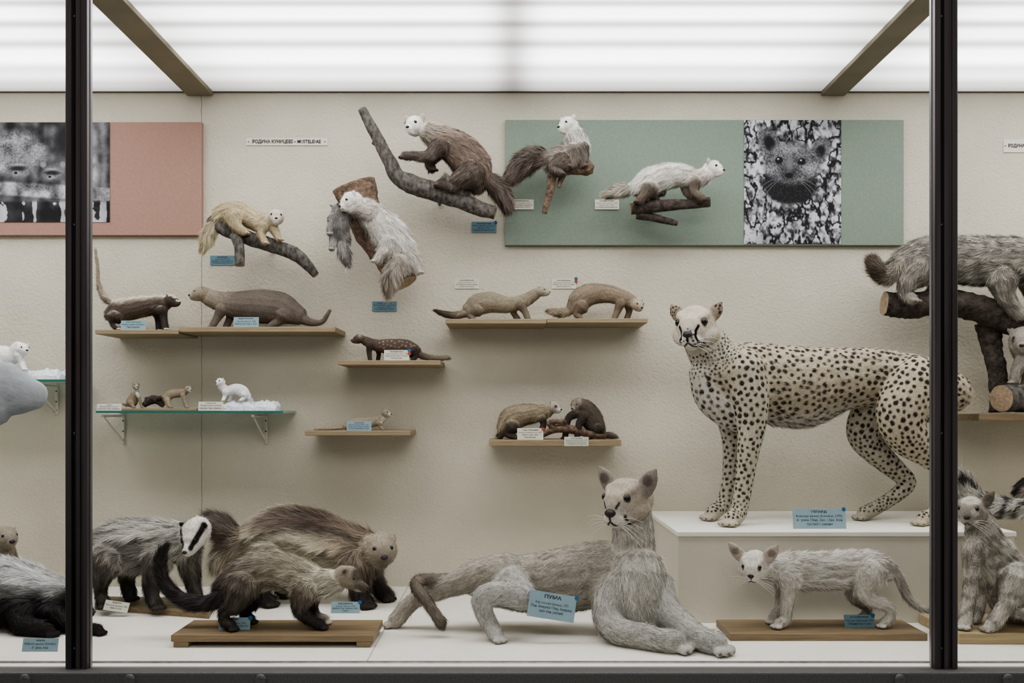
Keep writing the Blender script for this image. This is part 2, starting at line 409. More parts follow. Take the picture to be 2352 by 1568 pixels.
            c0=np.clip(cc*rv*.55,0,.93);c1=np.clip(cc*rv*1.22,0,.93)
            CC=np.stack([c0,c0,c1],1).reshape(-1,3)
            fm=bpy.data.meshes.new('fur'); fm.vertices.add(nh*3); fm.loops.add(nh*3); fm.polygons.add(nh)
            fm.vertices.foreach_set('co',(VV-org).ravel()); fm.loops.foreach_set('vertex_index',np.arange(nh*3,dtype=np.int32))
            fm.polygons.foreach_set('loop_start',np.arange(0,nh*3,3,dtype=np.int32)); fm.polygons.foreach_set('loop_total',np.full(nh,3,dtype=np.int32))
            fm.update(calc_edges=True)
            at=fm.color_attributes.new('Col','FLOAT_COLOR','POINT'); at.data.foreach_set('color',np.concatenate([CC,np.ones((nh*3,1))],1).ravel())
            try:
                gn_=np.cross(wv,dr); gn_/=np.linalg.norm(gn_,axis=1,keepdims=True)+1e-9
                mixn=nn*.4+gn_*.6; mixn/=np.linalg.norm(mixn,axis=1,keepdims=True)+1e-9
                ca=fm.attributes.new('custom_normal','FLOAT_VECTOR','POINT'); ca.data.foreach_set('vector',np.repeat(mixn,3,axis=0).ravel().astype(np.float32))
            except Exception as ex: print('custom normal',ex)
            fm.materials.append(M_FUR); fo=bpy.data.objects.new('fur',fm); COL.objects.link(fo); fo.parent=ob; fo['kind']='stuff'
        s.ob=ob; return ob
def sphere(name,c,r,mat,parent=None,H=None):
    bm=bmesh.new(); bmesh.ops.create_uvsphere(bm,u_segments=14,v_segments=10,radius=1)
    for v in bm.verts:
        if H is None: q=Vector((v.co.x*r[0],v.co.y*r[1],v.co.z*r[2]))
        else:
            k=v.co; q=Vector((H['rt']*k.x*r[0]+H['f']*k.y*r[1]+H['u']*k.z*r[2]).tolist())
        v.co=q
    me=bpy.data.meshes.new(name); bm.to_mesh(me); bm.free(); me.materials.append(mat)
    me.polygons.foreach_set('use_smooth',[True]*len(me.polygons))
    ob=bpy.data.objects.new(name,me); COL.objects.link(ob); ob.location=Vector([float(q) for q in c])
    if parent: attach(ob,parent)
    return ob
def log(name,label,cat,d,chains,mat,seg=20,jit=.16,peg=None,w=1.,group=None,js=14):
    V=[];Fc=[];mi=[]
    for ci,nodes in enumerate(chains):
        X=[]
        for (x,y,dd,r) in nodes:
            X.append([*P(x,y,d+dd),r*(d+dd)/F])
        Y=catmull(np.array(X),.012)
        v,f,caps=tube(Y[:,:3],Y[:,3],w,(0,1,0),seg,'flat',jit,js,ci*7)
        o=len(V); V+=[list(p) for p in v]; Fc+=[[i+o for i in q] for q in f]
        m=[0]*len(f); 
        for c in caps: m[c]=1
        mi+=m
    ob=mesh_obj(name,V,Fc,[mat,M_CUT],smooth=True,mi=mi)
    for p in ob.data.polygons:
        if p.material_index==1: p.use_smooth=False
    tag(ob,label,cat,group)
    if peg:
        x,y=peg; p=P(x,y,d); q=p.copy(); q[1]=DW
        v,f,_=tube(np.array([p,q]),np.array([.008,.008]),1,(0,0,1),10,'flat'); mesh_obj('mounting_peg',v,f,M_BRASS,ob,True)
    return ob
def rod(name,pts,r,mat,parent=None,w=1.,flat=(0,0,1)):
    q=catmull(np.array(pts,float),.01); v,f,_=tube(q,np.full(len(q),r),w,flat,10,'flat'); return mesh_obj(name,v,f,mat,parent,True)
# ---------------------------------------------------------------- lettering
def text_mesh(body,h,wmax,mat,parent,loc,rot,spacing=1.0,bold=0.0,leading=1.0):
    cu=bpy.data.curves.new('lettering','FONT'); cu.body=body; cu.size=1; cu.align_x='CENTER'; cu.align_y='CENTER'; cu.resolution_u=1; cu.space_character=spacing; cu.offset=bold; cu.space_line=leading
    t=bpy.data.objects.new('tmp',cu); COL.objects.link(t)
    dg=bpy.context.evaluated_depsgraph_get(); me=bpy.data.meshes.new_from_object(t.evaluated_get(dg)); bpy.data.objects.remove(t)
    n=len(me.vertices)
    if n==0: return
    co=np.zeros(n*3); me.vertices.foreach_get('co',co); co=co.reshape(-1,3)
    mn,mx=co.min(0),co.max(0); c=(mn+mx)/2; sx=wmax/(mx[0]-mn[0]); sy=h/(mx[1]-mn[1]); k=min(sx,sy*1.25); sy=min(sy,k*1.25)
    co=(co-c)*np.array([k,sy,1]); me.vertices.foreach_set('co',co.ravel()); me.materials.clear(); me.materials.append(mat); me.update()
    ob=bpy.data.objects.new('lettering',me); COL.objects.link(ob); ob.parent=parent; ob.location=loc; ob.rotation_euler=rot
    return ob
def card(x0,y0,x1,y1,d,text,mat=None,label='small cream label card with printed text',lean=0,roll=0,yaw=0,dots=(),group='specimen label cards',ink=None,zbase=None):
    mat=mat or M_WCARD
    w=(x1-x0)/F*d; h=(y1-y0)/F*d; 
    bm=bmesh.new(); bmesh.ops.create_cube(bm,size=1)
    for v in bm.verts: v.co.x*=w; v.co.y*=.002; v.co.z=(v.co.z+.5)*h
    bmesh.ops.bevel(bm,geom=list(bm.edges),offset=.0005,segments=1,affect='EDGES')
    me=bpy.data.meshes.new('label_card'); bm.to_mesh(me); bm.free(); me.materials.append(mat)
    ob=bpy.data.objects.new('label_card',me); COL.objects.link(ob)
    ob.location=(xp((x0+x1)/2,d),d,zbase if zbase is not None else zp(y1,d)); ob.rotation_euler=(math.radians(-lean),math.radians(roll),math.radians(yaw))
    tag(ob,label,'label',group)
    lines=text.split('\n')
    text_mesh(lines[0],h*.14,w*.6,ink or M_INK,ob,(0,-.0016,h*.84),(math.pi/2,0,0),bold=.02)
    if len(lines)>1: text_mesh('\n'.join(lines[1:]),h*.56,w*.88,ink or M_INK,ob,(0,-.0016,h*.42),(math.pi/2,0,0),leading=1.15)
    for (fx,fy,m) in dots:
        n=16
        V=[( (fx-.5)*w+math.cos(2*math.pi*k/n)*.008, s_, fy*h+math.sin(2*math.pi*k/n)*.008) for s_ in (-.0022,-.001) for k in range(n)]
        Fc=[list(range(n)),list(range(n,2*n))[::-1]]+[(i,i+n,(i+1)%n+n,(i+1)%n) for i in range(n)]
        me=bpy.data.meshes.new('sticker'); me.from_pydata(V,[],Fc); me.materials.append(m); me.update()
        so=bpy.data.objects.new('sticker',me); COL.objects.link(so); so.parent=ob
    return ob
BL='pale blue label card with printed text'
# ================================================================ STRUCTURE
XL,XR=-3.6,3.6
struct(box('wall_back',XL,XR,DW,DW+.1,FZ-.1,CEIL+.1,M_WALL,0),'beige textured plaster back wall of the display case')
struct(box('floor',XL,XR,3.16,DW,FZ-.06,FZ,M_DECK,0),'white painted display deck')
struct(box('wall_left',XL-.1,XL,3.16,DW,FZ-.1,CEIL,M_WALL,0)); struct(box('wall_right',XR,XR+.1,3.16,DW,FZ-.1,CEIL,M_WALL,0))
mc,nt,b=newmat('luminous_ceiling'); N=nt.nodes;L=nt.links
geo=N.new('ShaderNodeNewGeometry'); sep=N.new('ShaderNodeSeparateXYZ'); L.new(geo.outputs['Position'],sep.inputs[0])
mr=N.new('ShaderNodeMapRange'); mr.inputs['From Min'].default_value=3.2; mr.inputs['From Max'].default_value=4.6; L.new(sep.outputs['Y'],mr.inputs['Value'])
cr=N.new('ShaderNodeValToRGB'); cr.color_ramp.interpolation='EASE'
els=[(0,1.),(.20,1.),(.29,.15),(.335,.42),(.375,.44),(.43,.15),(.48,.38),(.515,.38),(.575,.16),(.64,.42),(.70,.46),(.78,.22),(.84,.26),(.93,.12),(1,.06)]  # tube bands drawn into the glow; unseen front boosted to brighten the wall
while len(cr.color_ramp.elements)<len(els): cr.color_ramp.elements.new(.5)
for e,(p,v) in zip(cr.color_ramp.elements,els): e.position=p; e.color=(v,v,v,1)
L.new(mr.outputs['Result'],cr.inputs['Fac'])
def mnode(op,a,b_=None,c=None):
    n=N.new('ShaderNodeMath'); n.operation=op
    for i,q in enumerate((a,b_,c)):
        if q is None: continue
        if isinstance(q,(int,float)): n.inputs[i].default_value=q
        else: L.new(q,n.inputs[i])
    return n.outputs[0]
x=sep.outputs['X']
g=mnode('POWER',2.718,mnode('MULTIPLY',mnode('POWER',mnode('DIVIDE',mnode('ABSOLUTE',mnode('SUBTRACT',x,.01)),.09),2),-1))
g1=mnode('POWER',2.718,mnode('MULTIPLY',mnode('POWER',mnode('DIVIDE',mnode('SUBTRACT',mnode('ABSOLUTE',x),1.52),.26),2),-1))
fac=mnode('SUBTRACT',mnode('SUBTRACT',1,mnode('MULTIPLY',g,.7)),mnode('MULTIPLY',g1,.5))
st=mnode('MULTIPLY',cr.outputs['Color'],fac)
em=N.new('ShaderNodeEmission'); em.inputs['Color'].default_value=(.98,.97,.98,1); L.new(mnode('MULTIPLY',st,8.5),em.inputs['Strength'])
df=N.new('ShaderNodeBsdfDiffuse'); df.inputs['Color'].default_value=(.7,.7,.7,1)
ad=N.new('ShaderNodeAddShader'); L.new(em.outputs[0],ad.inputs[0]); L.new(df.outputs[0],ad.inputs[1]); L.new(ad.outputs[0],N['Material Output'].inputs['Surface'])
struct(box('ceiling',XL,XR,3.16,DW,CEIL,CEIL+.05,mc,0),'luminous white diffuser ceiling lit by fluorescent tubes')
for i,(xa,xb) in enumerate(((430,490),(1885,1940))):
    struct(box('trim_%d'%(i+1),xp(xa,DW),xp(xb,DW),3.16,DW-.001,CEIL-.022,CEIL,M_BEAM,.003),'khaki painted ceiling divider')
struct(box('trim_3',XL,XR,DW-.006,DW-.0005,CEIL-.007,CEIL-.001,M_EDGE,.001),'thin strip where ceiling meets wall')
pts=[(463+random.uniform(-1.2,1.2),y) for y in range(212,1345,14)]
V=[];Fc=[]
for i,(a,c) in enumerate(pts):
    p=P(a,c,DW-.0006); V+= [p-np.array([.0013,0,0]),p+np.array([.0013,0,0])]
    if i: Fc.append((2*i-2,2*i-1,2*i+1,2*i))
struct(mesh_obj('trim_4',V,Fc,M_SEAM),'cracked vertical joint in the plaster')
def strip(name,a,b_,mat,w=.004,z=FZ+.0006):
    a=np.array(a);b_=np.array(b_); t=nrm(b_-a); n=np.array([-t[1],t[0]])*w/2
    V=[(*(a-n),z),(*(a+n),z),(*(b_+n),z),(*(b_-n),z)]; return struct(mesh_obj(name,V,[(0,3,2,1)],mat),'joint line in the white deck')
def fl(x,y):
    d=.84*F/(y-HY); return (xp(x,d),d)
strip('trim_5',fl(938,1345),fl(842,1520),M_SEAM2)
strip('trim_6',(-.47,4.2),(-1.6,4.2),M_SEAM2)
def post(name,a,c,label):
    w=c-a; y0=3.14;y1=3.17
    top=CEIL; bot=FZ-.004
    ob=extr(name,[(a,y0+.008),(a+w*.05,y0),(a+w*.28,y0),(a+w*.28,y0+.012),(a+w*.45,y0+.012),(a+w*.45,y0+.004),(a+w*.62,y0+.004),(a+w*.62,y0+.012),(a+w*.76,y0+.012),(a+w*.76,y0),(a+w*.95,y0),(c,y0+.008),(c,y1),(a,y1)],bot,top,M_POST)
    struct(ob,label)
    extr('groove',[(a+w*.285,y0+.008),(a+w*.445,y0+.008),(a+w*.445,y0+.0115),(a+w*.285,y0+.0115)],bot,top,M_POST2,ob)
    extr('edge_strip',[(a-.003,y0+.012),(a-.0005,y0+.012),(a-.0005,y0+.026),(a-.003,y0+.026)],bot,top,M_STEEL,ob)
    extr('edge_strip',[(c+.0005,y0+.012),(c+.003,y0+.012),(c+.003,y0+.026),(c+.0005,y0+.026)],bot,top,M_STEEL,ob)
    for y in (35,515,995,1490):
        z=zp(y,y0); sphere('screw',((a+w*.36),y0+.007,z),(.005,.003,.005),M_BRASS,ob)
    return ob
post('trim_7',xp(150,3.145),xp(211,3.168),'dark anodised metal post of the display case front'); post('trim_8',xp(2136,3.168),xp(2200,3.145),'dark anodised metal post of the display case front')
r=box('trim_9',XL,XR,3.10,3.2,FZ-.16,FZ-.004,M_RAIL,.006); struct(r,'grey painted metal sill rail')
r2=box('trim_10',XL,XR,3.2,3.215,FZ-.004,FZ+.004,M_STEEL,.002); struct(r2,'thin metal glazing edge')
for x in (60,300,600,2065,2312):
    X=xp(x,3.1); ob=extr('rail_clip',[(X-.016,3.085),(X+.016,3.085),(X+.016,3.1),(X-.016,3.1)],FZ-.15,FZ-.02,M_RAIL,r)
    sphere('clip_head',(X,3.092,FZ-.02),(.016,.008,.014),M_RAIL,r)
PD=3.81; PZ=zp(1173,DW); PXL=.668
pl=box('display_plinth',PXL,xp(2330,PD),PD,DW-.002,FZ,PZ-.02,M_PLINTH,.002); tag(pl,'cream painted box plinth carrying the cheetah','plinth')
box('plinth_top',PXL-.006,xp(2330,PD)+.006,PD-.006,DW-.002,PZ-.02,PZ,M_PTOP,.003,pl)
# ================================================================ PANELS + PRINTS
def vnoise(h,w,sc_,seed,scx=None):
    scx=scx or sc_
    r=np.random.default_rng(seed); gh,gw=max(3,int(h/sc_)+3),max(3,int(w/scx)+3); g=r.random((gh,gw))
    yy=np.linspace(0,gh-2.001,h);xx=np.linspace(0,gw-2.001,w); y0=yy.astype(int);x0=xx.astype(int); fy=(yy-y0)[:,None];fx=(xx-x0)[None]
    fy=fy*fy*(3-2*fy);fx=fx*fx*(3-2*fx)
    return (g[y0][:,x0]*(1-fy)*(1-fx)+g[y0+1][:,x0]*fy*(1-fx)+g[y0][:,x0+1]*(1-fy)*fx+g[y0+1][:,x0+1]*fy*fx)
def fbm(h,w,s,seed,sx=None): return sum(vnoise(h,w,max(1.5,s/2**k),seed+k,max(1.5,(sx or s)/2**k))*.5**k for k in range(4))/1.875
def sprint(name,x0,y0,x1,y1,d,img,parent,label):
    h,w=img.shape; X=np.linspace(xp(x0,d),xp(x1,d),w);Z=np.linspace(zp(y0,d),zp(y1,d),h)
    XX,ZZ=np.meshgrid(X,Z); V=np.stack([XX,np.full_like(XX,d),ZZ],2).reshape(-1,3)
    i=np.arange((h-1)*(w-1)); rr=i//(w-1);c=i%(w-1); a=rr*w+c
    Fc=np.stack([a,a+w,a+w+1,a+1],1)
    org=V.mean(0); me=bpy.data.meshes.new(name); me.from_pydata((V-org).tolist(),[],Fc.tolist())
    g=np.clip(img,0.12,.95).reshape(-1); g=g**2.0*.6
    at=me.color_attributes.new('Col','FLOAT_COLOR','POINT'); at.data.foreach_set('color',np.stack([g*1.0,g*1.0,g*1.08,np.ones_like(g)],1).ravel())
    me.materials.append(M_PRINT); me.update(); ob=bpy.data.objects.new(name,me); COL.objects.link(ob); ob.location=org; attach(ob,parent); ob['label']=label; return ob
def ell(X,Y,cx,cy,rx,ry,soft=.15,a=0):
    ca,sa=math.cos(a),math.sin(a); u=((X-cx)*ca+(Y-cy)*sa)/rx; v=(-(X-cx)*sa+(Y-cy)*ca)/ry
    return np.clip((1-np.sqrt(u*u+v*v))/soft,0,1)
PDP=4.572
pk=box('display_board',xp(-420,PDP),xp(463,PDP),PDP,DW-.001,zp(540,PDP),zp(280,PDP),M_PINK,.002); tag(pk,'salmon pink fabric board with a raccoon photograph','display board')
gn=box('display_board',xp(1160,PDP),xp(2076,PDP),PDP,DW-.001,zp(563,PDP),zp(275,PDP),M_GREEN,.002); tag(gn,'sage green fabric board with a marten photograph','display board')
H_,W_=285,223
Y,X=np.mgrid[0:H_,0:W_].astype(float); X+=1709;Y+=275
n1=fbm(H_,W_,30,1,20);n2=fbm(H_,W_,10,9,8)
rid=np.abs(n1-.5)*2; crack=np.clip((rid-.05)/.10,0,1)
img=np.clip(crack*(.62+(n2-.5)*2.0)+.14,0,1)
img=img*np.clip(.8+.4*(vnoise(H_,W_,60,5)-.3),.6,1.1)
fn=vnoise(H_,W_,2.2,44)
fur=.40+(fn-.5)*.38
def over(img,mask,val): return img*(1-mask)+val*mask
img=over(img,ell(X,Y,1815,420,66,52,.15),.14+(fn-.5)*.16)
img=over(img,ell(X,Y,1765,325,27,38,.25,-.35),.42+(fn-.5)*.3)
img=over(img,ell(X,Y,1768,329,15,25,.4,-.35),.12)
img=over(img,ell(X,Y,1884,342,24,33,.25,.5),.46+(fn-.5)*.3)
img=over(img,ell(X,Y,1882,348,13,21,.4,.5),.14)
img=over(img,ell(X,Y,1820,374,74,54,.25),fur)
img=over(img,ell(X,Y,1812,342,46,22,.8),.58+(fn-.5)*.4)
img=over(img,ell(X,Y,1862,386,28,20,.8),.66+(fn-.5)*.4)
img=over(img,ell(X,Y,1768,388,22,18,.8),.58+(fn-.5)*.4)
img=over(img,ell(X,Y,1813,396,28,24,.7),.26+(fn-.5)*.2)
img=over(img,ell(X,Y,1813,374,12,24,.7),.50)
img=over(img,ell(X,Y,1789,367,10,9,.3),.02); img=over(img,ell(X,Y,1841,370,10,9,.3),.02)
img=over(img,ell(X,Y,1787,364,3,2.4,.4),.95); img=over(img,ell(X,Y,1839,367,3,2.4,.4),.95)
img=over(img,ell(X,Y,1812,402,10,7,.3),.03)
for a in (-.45,-.15,.15):
    for sg in (-1,1):
        for t in np.linspace(0,1,60):
            xx=1812+sg*(18+42*t);yy=410+ (a*50+20)*t+18*t*t
            iy,ix=int(yy-275),int(xx-1709)
            if 0<=iy<H_ and 0<=ix<W_: img[iy,ix]=.5
sprint('photograph',1709,276,1932,560,PDP-.003,img,gn,'black and white photograph of a marten peering from bark')
H_,W_=230,252; Y,X=np.mgrid[0:H_,0:W_].astype(float); Y+=281
n1=fbm(H_,W_,22,31); fn=vnoise(H_,W_,2.6,45); stv=np.tile(vnoise(3,W_,14,77)[1:2],(H_,1))
img=.34+(stv-.5)*.3+(n1-.5)*.5
img=over(img,ell(X,Y,205,380,26,110,.5),.66+(n1-.5)*.8)
img=over(img,ell(X,Y,150,320,30,46,.5),.16)
img=over(img,ell(X,Y,34,350,82,60,.3),.54+(fn-.5)*.3+(n1-.5)*.6)
for (cx,cy,k) in ((44,386,1.),(122,396,.9)):
    img=over(img,ell(X,Y,cx,cy,36*k,26*k,.5),.50+(fn-.5)*.25)
    img=over(img,ell(X,Y,cx-26*k,cy-20*k,10*k,10*k,.5),.6);img=over(img,ell(X,Y,cx+24*k,cy-20*k,10*k,10*k,.5),.6)
    img=over(img,ell(X,Y,cx-2,cy-8*k,24*k,5*k,.9),.7)
    img=over(img,ell(X,Y,cx-3,cy+1*k,26*k,8*k,.6),.16)
    img=over(img,ell(X,Y,cx-6,cy+12*k,13*k,8*k,.6),.64);img=over(img,ell(X,Y,cx-8,cy+11*k,4.5*k,3.5*k,.3),.05)
img=over(img,np.clip((1-np.abs(Y-(432+.06*X))/18)/.3,0,1),.62+(n1-.5)*.9+(fn-.5)*.2)
bot=np.clip((Y-460)/6,0,1); img=over(img,bot,np.where(stv+(n1-.5)*.5>.56,.74,.15)+(n1-.5)*.4)
sprint('photograph',0,281,252,510,PDP-.003,img,pk,'black and white photograph of raccoons on a branch')
def sign(x0,y0,x1,y1,text,label):
    d=DW-.004; w=xp(x1,d)-xp(x0,d);h=zp(y0,d)-zp(y1,d)
    ob=box('family_name_sign',xp(x0,d),xp(x1,d),d,DW-.0005,zp(y1,d),zp(y0,d),M_WHITE,.0008); tag(ob,label,'sign')
    text_mesh(text,h*.62,w*.84,M_INKB,ob,(0,-(.004/2)-.0012,h*.5),(math.pi/2,0,0),bold=.03)
    for sx in (-.47,.47): sphere('screw',(ob.location.x+sx*w,d-.001,zp((y0+y1)/2,d)),(.003,.0015,.003),M_BRASS,ob)
sign(565,317,752,334,'РОДИНА КУНИЦЕВІ – MUSTELIDAE','cream strip sign with brown lettering on the wall')
sign(2305,320,2440,350,'РОДИНА КОТЯЧІ – FELIDAE','cream strip sign with brown lettering on the wall')
# ================================================================ SHELVES
SF=4.33
def shelf(x0,x1,yt,yb,label,mat=None,d=SF,name='wooden_shelf'):
    zt,zb=zp(yt,d),zp(yb,d)
    ob=box(name,xp(x0,d),xp(x1,d),d,DW-.001,zb,zt,mat or M_WOOD,.0025); tag(ob,label,'shelf'); return zt
zA=shelf(218,410,757,767,'thin pale wooden shelf carrying a striped skunk'); zB=shelf(411,770,750,762,'thin pale wooden shelf carrying an otter')
zC=shelf(1023,1255,732,743,'thin pale wooden shelf carrying a mink'); zC2=shelf(1256,1488,731,741,'thin pale wooden shelf carrying a mink')
zD=shelf(776,1012,827,838,'thin pale wooden shelf carrying a marbled polecat'); zF=shelf(700,942,989,1000,'thin pale wooden shelf carrying a small weasel')
zG=shelf(1123,1427,1010,1024,'wooden shelf carrying two polecats',M_WOOD)
zR=shelf(2248,2560,950,966,'wooden shelf carrying logs',M_WOOD2,4.2)
def gshelf(x0,x1,yt,yb,label):
    d=SF; zt,zb=zp(yt,d),zp(yb,d)
    ob=box('glass_shelf',xp(x0,d),xp(x1,d),d+.004,DW-.001,zb,zt,M_GLASS,.001); tag(ob,label,'shelf')
    box('glass_edge',xp(x0,d),xp(x1,d),d,d+.0038,zb,zt,M_GEDGE,.0005,ob)
    return zt
zE=gshelf(220,650,943,948,'green edged glass shelf on white brackets'); zL=gshelf(-160,150,871,876,'green edged glass shelf on white brackets')
def bracket(xw,zt):
    X=xp(xw,DW); z=zt-.012
    ob=rod('shelf_bracket',[(X,DW-.006,z),(X,DW-.006,z-.14)],.007,M_WHITE); tag(ob,'curved white metal shelf bracket','bracket','white shelf brackets')
    rod('bracket_arm',[(X,DW-.01,z-.006),(X,SF+.02,z-.006)],.006,M_WHITE,ob)
    rod('bracket_brace',[(X,DW-.012,z-.125),(X,DW-.06,z-.10),(X,DW-.14,z-.06),(X,SF+.05,z-.014)],.0045,M_WHITE,ob)
    for k in (.03,.08,.12): sphere('screw',(X,DW-.013,z-k),(.004,.002,.004),M_BRASS,ob)
bracket(285,zE-.006); bracket(612,zE-.006); bracket(132,zL-.006)
# ================================================================ CHEETAH
WHT=(218,214,202)
a=Animal(4.12,PZ,(194,180,150),face=(-1,-.3,0))
a.c([(1614,775,0,50),(1638,818,.02,57),(1664,850,.03,70)],(196,188,166),.8,.8)
a.c([(1668,862,.03,78),(1712,870,.04,90),(1780,880,.05,94),(1850,882,.05,91),(1925,871,.05,78),(2005,866,.05,70),(2085,878,.05,70),(2150,892,.05,66),(2185,900,.05,50)],None,.75)
a.c([(1618,862,0,38),(1640,910,.01,46),(1690,945,.02,50)],(208,202,186),.9)
a.c([(1780,930,.04,50),(1850,938,.04,46),(1920,912,.04,40)],(208,202,186),.9,1.8)
a.c([(1705,850,-.04,58),(1722,915,-.06,50),(1726,975,-.07,38),(1718,1040,-.08,28),(1710,1100,-.08,24),(1702,1150,-.08,22),(1694,1180,-.09,22),(1680,1196,-.14,21)],(194,184,158),.9,.7,True)
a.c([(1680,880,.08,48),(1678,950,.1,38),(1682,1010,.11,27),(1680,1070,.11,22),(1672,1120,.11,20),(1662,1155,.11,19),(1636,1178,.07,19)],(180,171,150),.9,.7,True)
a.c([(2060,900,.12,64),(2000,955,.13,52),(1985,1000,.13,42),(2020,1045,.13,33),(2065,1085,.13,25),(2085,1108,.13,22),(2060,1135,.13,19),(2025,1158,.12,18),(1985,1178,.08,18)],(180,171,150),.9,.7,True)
a.c([(2110,890,-.03,78),(2072,950,-.06,68),(2085,1000,-.07,54),(2130,1040,-.07,38),(2165,1072,-.07,28),(2172,1095,-.07,24),(2160,1140,-.07,20),(2148,1175,-.08,19),(2120,1192,-.12,18)],None,.8,.7,True)
a.c([(2175,880,.05,22),(2180,960,.08,16),(2175,1050,.1,15),(2168,1120,.1,14)],None,1,1)
a.head(1598,752,-.03,55,(-.45,-.88,-.1),(198,186,162),ml=1.12,mr=.38,drop=.26,ear=.8,eh=.75,muz=(216,210,198),earc=(140,124,102),eye=.165,cat=True,eyl=.56,es=.74,wid=.92)
a.hblob(.9,0,-.85,.42,WHT,.9); a.hblob(.5,.5,-.45,.35,(212,204,190),.8); a.hblob(.5,-.5,-.45,.35,(212,204,190),.8)
for sg in (-1,1):
    a.hblob(.66,sg*.5,.2,.24,(34,27,24),.9)
    a.hmark([(sg*.40,.08),(sg*.30,-.12),(sg*.30,-.34),(sg*.40,-.56),(sg*.50,-.70)],.075,(18,14,12),1.)
a.hmark([(0,-.34),(0,-.54)],.06,(25,20,18),1)
hc=P(1598,752,4.09)
def cf(p):
    dx=p-hc; dh=np.linalg.norm(dx)
    if dh<.12: return 0 if dx[1]<.03 else .4
    if p[2]<zp(1180,4.1): return 0.
    if p[2]<zp(1140,4.1): return .6
    if dh<.22: return .55
    if p[2]<zp(1000,4.1): return .78
    return 1
a.build('cheetah','spotted taxidermy cheetah standing on the cream plinth','cheetah',.0045,.011,140000,7,spots=(.0245,.0092,(30,25,22),.97,cf),lift=.2,vary=.4,streak=.3)
# ================================================================ PUMA
a=Animal(3.62,FZ,(170,163,147),face=(1,-.5,0))
a.c([(1448,1175,0,50),(1455,1225,0,49),(1452,1285,0,57),(1450,1345,-.01,70),(1455,1400,-.02,62)],(198,192,178),.8,1.1)
a.c([(1462,1320,-.04,72),(1465,1380,-.07,66),(1468,1425,-.08,52)],(204,199,186),.9,1.2)
a.c([(1430,1325,.02,86),(1360,1320,.04,80),(1280,1335,.07,76),(1205,1338,.09,68),(1140,1335,.1,58),(1095,1325,.12,45)],None,.85,1)
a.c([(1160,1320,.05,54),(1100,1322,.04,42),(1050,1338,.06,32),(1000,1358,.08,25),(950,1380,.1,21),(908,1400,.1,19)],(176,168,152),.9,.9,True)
a.c([(1170,1345,.0,52),(1205,1375,-.08,34),(1150,1362,-.1,32),(1110,1372,-.1,29),(1112,1405,-.1,24),(1125,1432,-.1,21),(1140,1448,-.13,18)],(192,190,182),.9,.9,True)
a.c([(1095,1322,.15,18),(1030,1330,.1,15),(965,1332,.03,14),(958,1350,-.03,14),(980,1380,-.05,13),(1000,1410,-.05,13),(1012,1428,-.05,15,(90,80,70))],(122,110,95),1,1.1)
a.c([(1415,1350,-.05,54),(1395,1405,-.11,40),(1415,1445,-.16,36),(1475,1470,-.22,33),(1525,1476,-.27,31),(1548,1478,-.28,30)],(188,185,175),.9,1,True)
a.c([(1495,1350,-.03,54),(1525,1400,-.1,42),(1570,1440,-.17,36),(1610,1466,-.26,32),(1642,1484,-.3,30)],(190,188,179),.9,1,True)
a.head(1440,1150,-.03,58,(-.66,-.74,-.1),(178,164,144),ml=1.06,mr=.44,drop=.3,ear=1.1,eh=.9,muz=(214,209,198),earc=(140,129,116),eye=.155,cat=True,eyl=.52,es=.78,inner=(84,75,68))
a.hblob(.7,0,-1.0,.5,(220,216,206),.9); a.hblob(-.1,0,.95,.3,(128,96,74),.45)
for sg in (-1,1):
    a.hblob(.7,sg*.46,.2,.22,(48,38,32),.9); a.hblob(.85,sg*.34,.5,.14,(210,204,190),.5)
    a.hmark([(sg*.48,-.42),(sg*.5,-.62)],.09,(50,42,38),.8)
    a.hmark([(sg*.36,.12),(sg*.24,-.1)],.06,(60,48,42),.8)
a.hmark([(0,-.36),(0,-.58)],.06,(34,28,26),1)
a.blob(1240,1262,-.03,60,(146,135,116),.5);a.blob(1350,1248,-.03,60,(148,137,118),.5)
a.build('puma','grey beige taxidermy puma lying on the white deck','puma',.0045,.016,130000,7,lift=.22,vary=.5,streak=.5)
# ================================================================ SMALL CAT on board
d0=3.51
bz=FZ+.027
bd=box('mounting_board',xp(1677,d0),xp(2131,d0),d0,3.75,FZ,bz,M_WOOD2,.003); tag(bd,'brown wooden mounting board under the small pale cat','board')
a=Animal(3.64,bz,(216,210,196),face=(-1,-.3,0))
a.c([(1752,1305,0,27),(1780,1308,0,33),(1815,1310,0,43),(1870,1312,.01,45),(1930,1308,.01,45),(1985,1303,.01,41),(2015,1310,.01,34)],None,.7,1.3)
a.c([(1808,1325,-.03,30),(1812,1360,-.03,21),(1806,1395,-.03,16),(1802,1425,-.03,15),(1790,1442,-.05,14)],(208,202,188),.9,.8,True)
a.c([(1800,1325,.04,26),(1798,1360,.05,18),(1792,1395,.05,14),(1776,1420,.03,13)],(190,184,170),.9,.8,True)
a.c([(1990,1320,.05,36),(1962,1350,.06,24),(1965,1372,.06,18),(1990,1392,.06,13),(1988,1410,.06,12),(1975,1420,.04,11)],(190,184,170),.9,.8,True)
a.c([(2000,1318,-.03,38),(1985,1355,-.03,27),(2005,1378,-.03,19),(2042,1396,-.03,14),(2044,1415,-.03,13),(2032,1432,-.04,13)],(208,202,188),.9,.8,True)
a.c([(2015,1290,0,14),(2045,1300,0,11),(2068,1335,0,10),(2085,1370,0,9),(2108,1392,-.01,8),(2130,1400,-.02,7)],(190,184,172),1,1)
a.head(1732,1298,-.02,36,(-.42,-.86,-.3),(214,207,194),ml=1.0,mr=.38,drop=.22,ear=1.2,eh=1.0,muz=(220,214,204),earc=(196,182,164),eye=.14,cat=True,eyl=.5,es=.82,inner=(130,114,100))
for sg in (-1,1): a.hblob(.8,sg*.45,.15,.2,(50,40,34),.9)
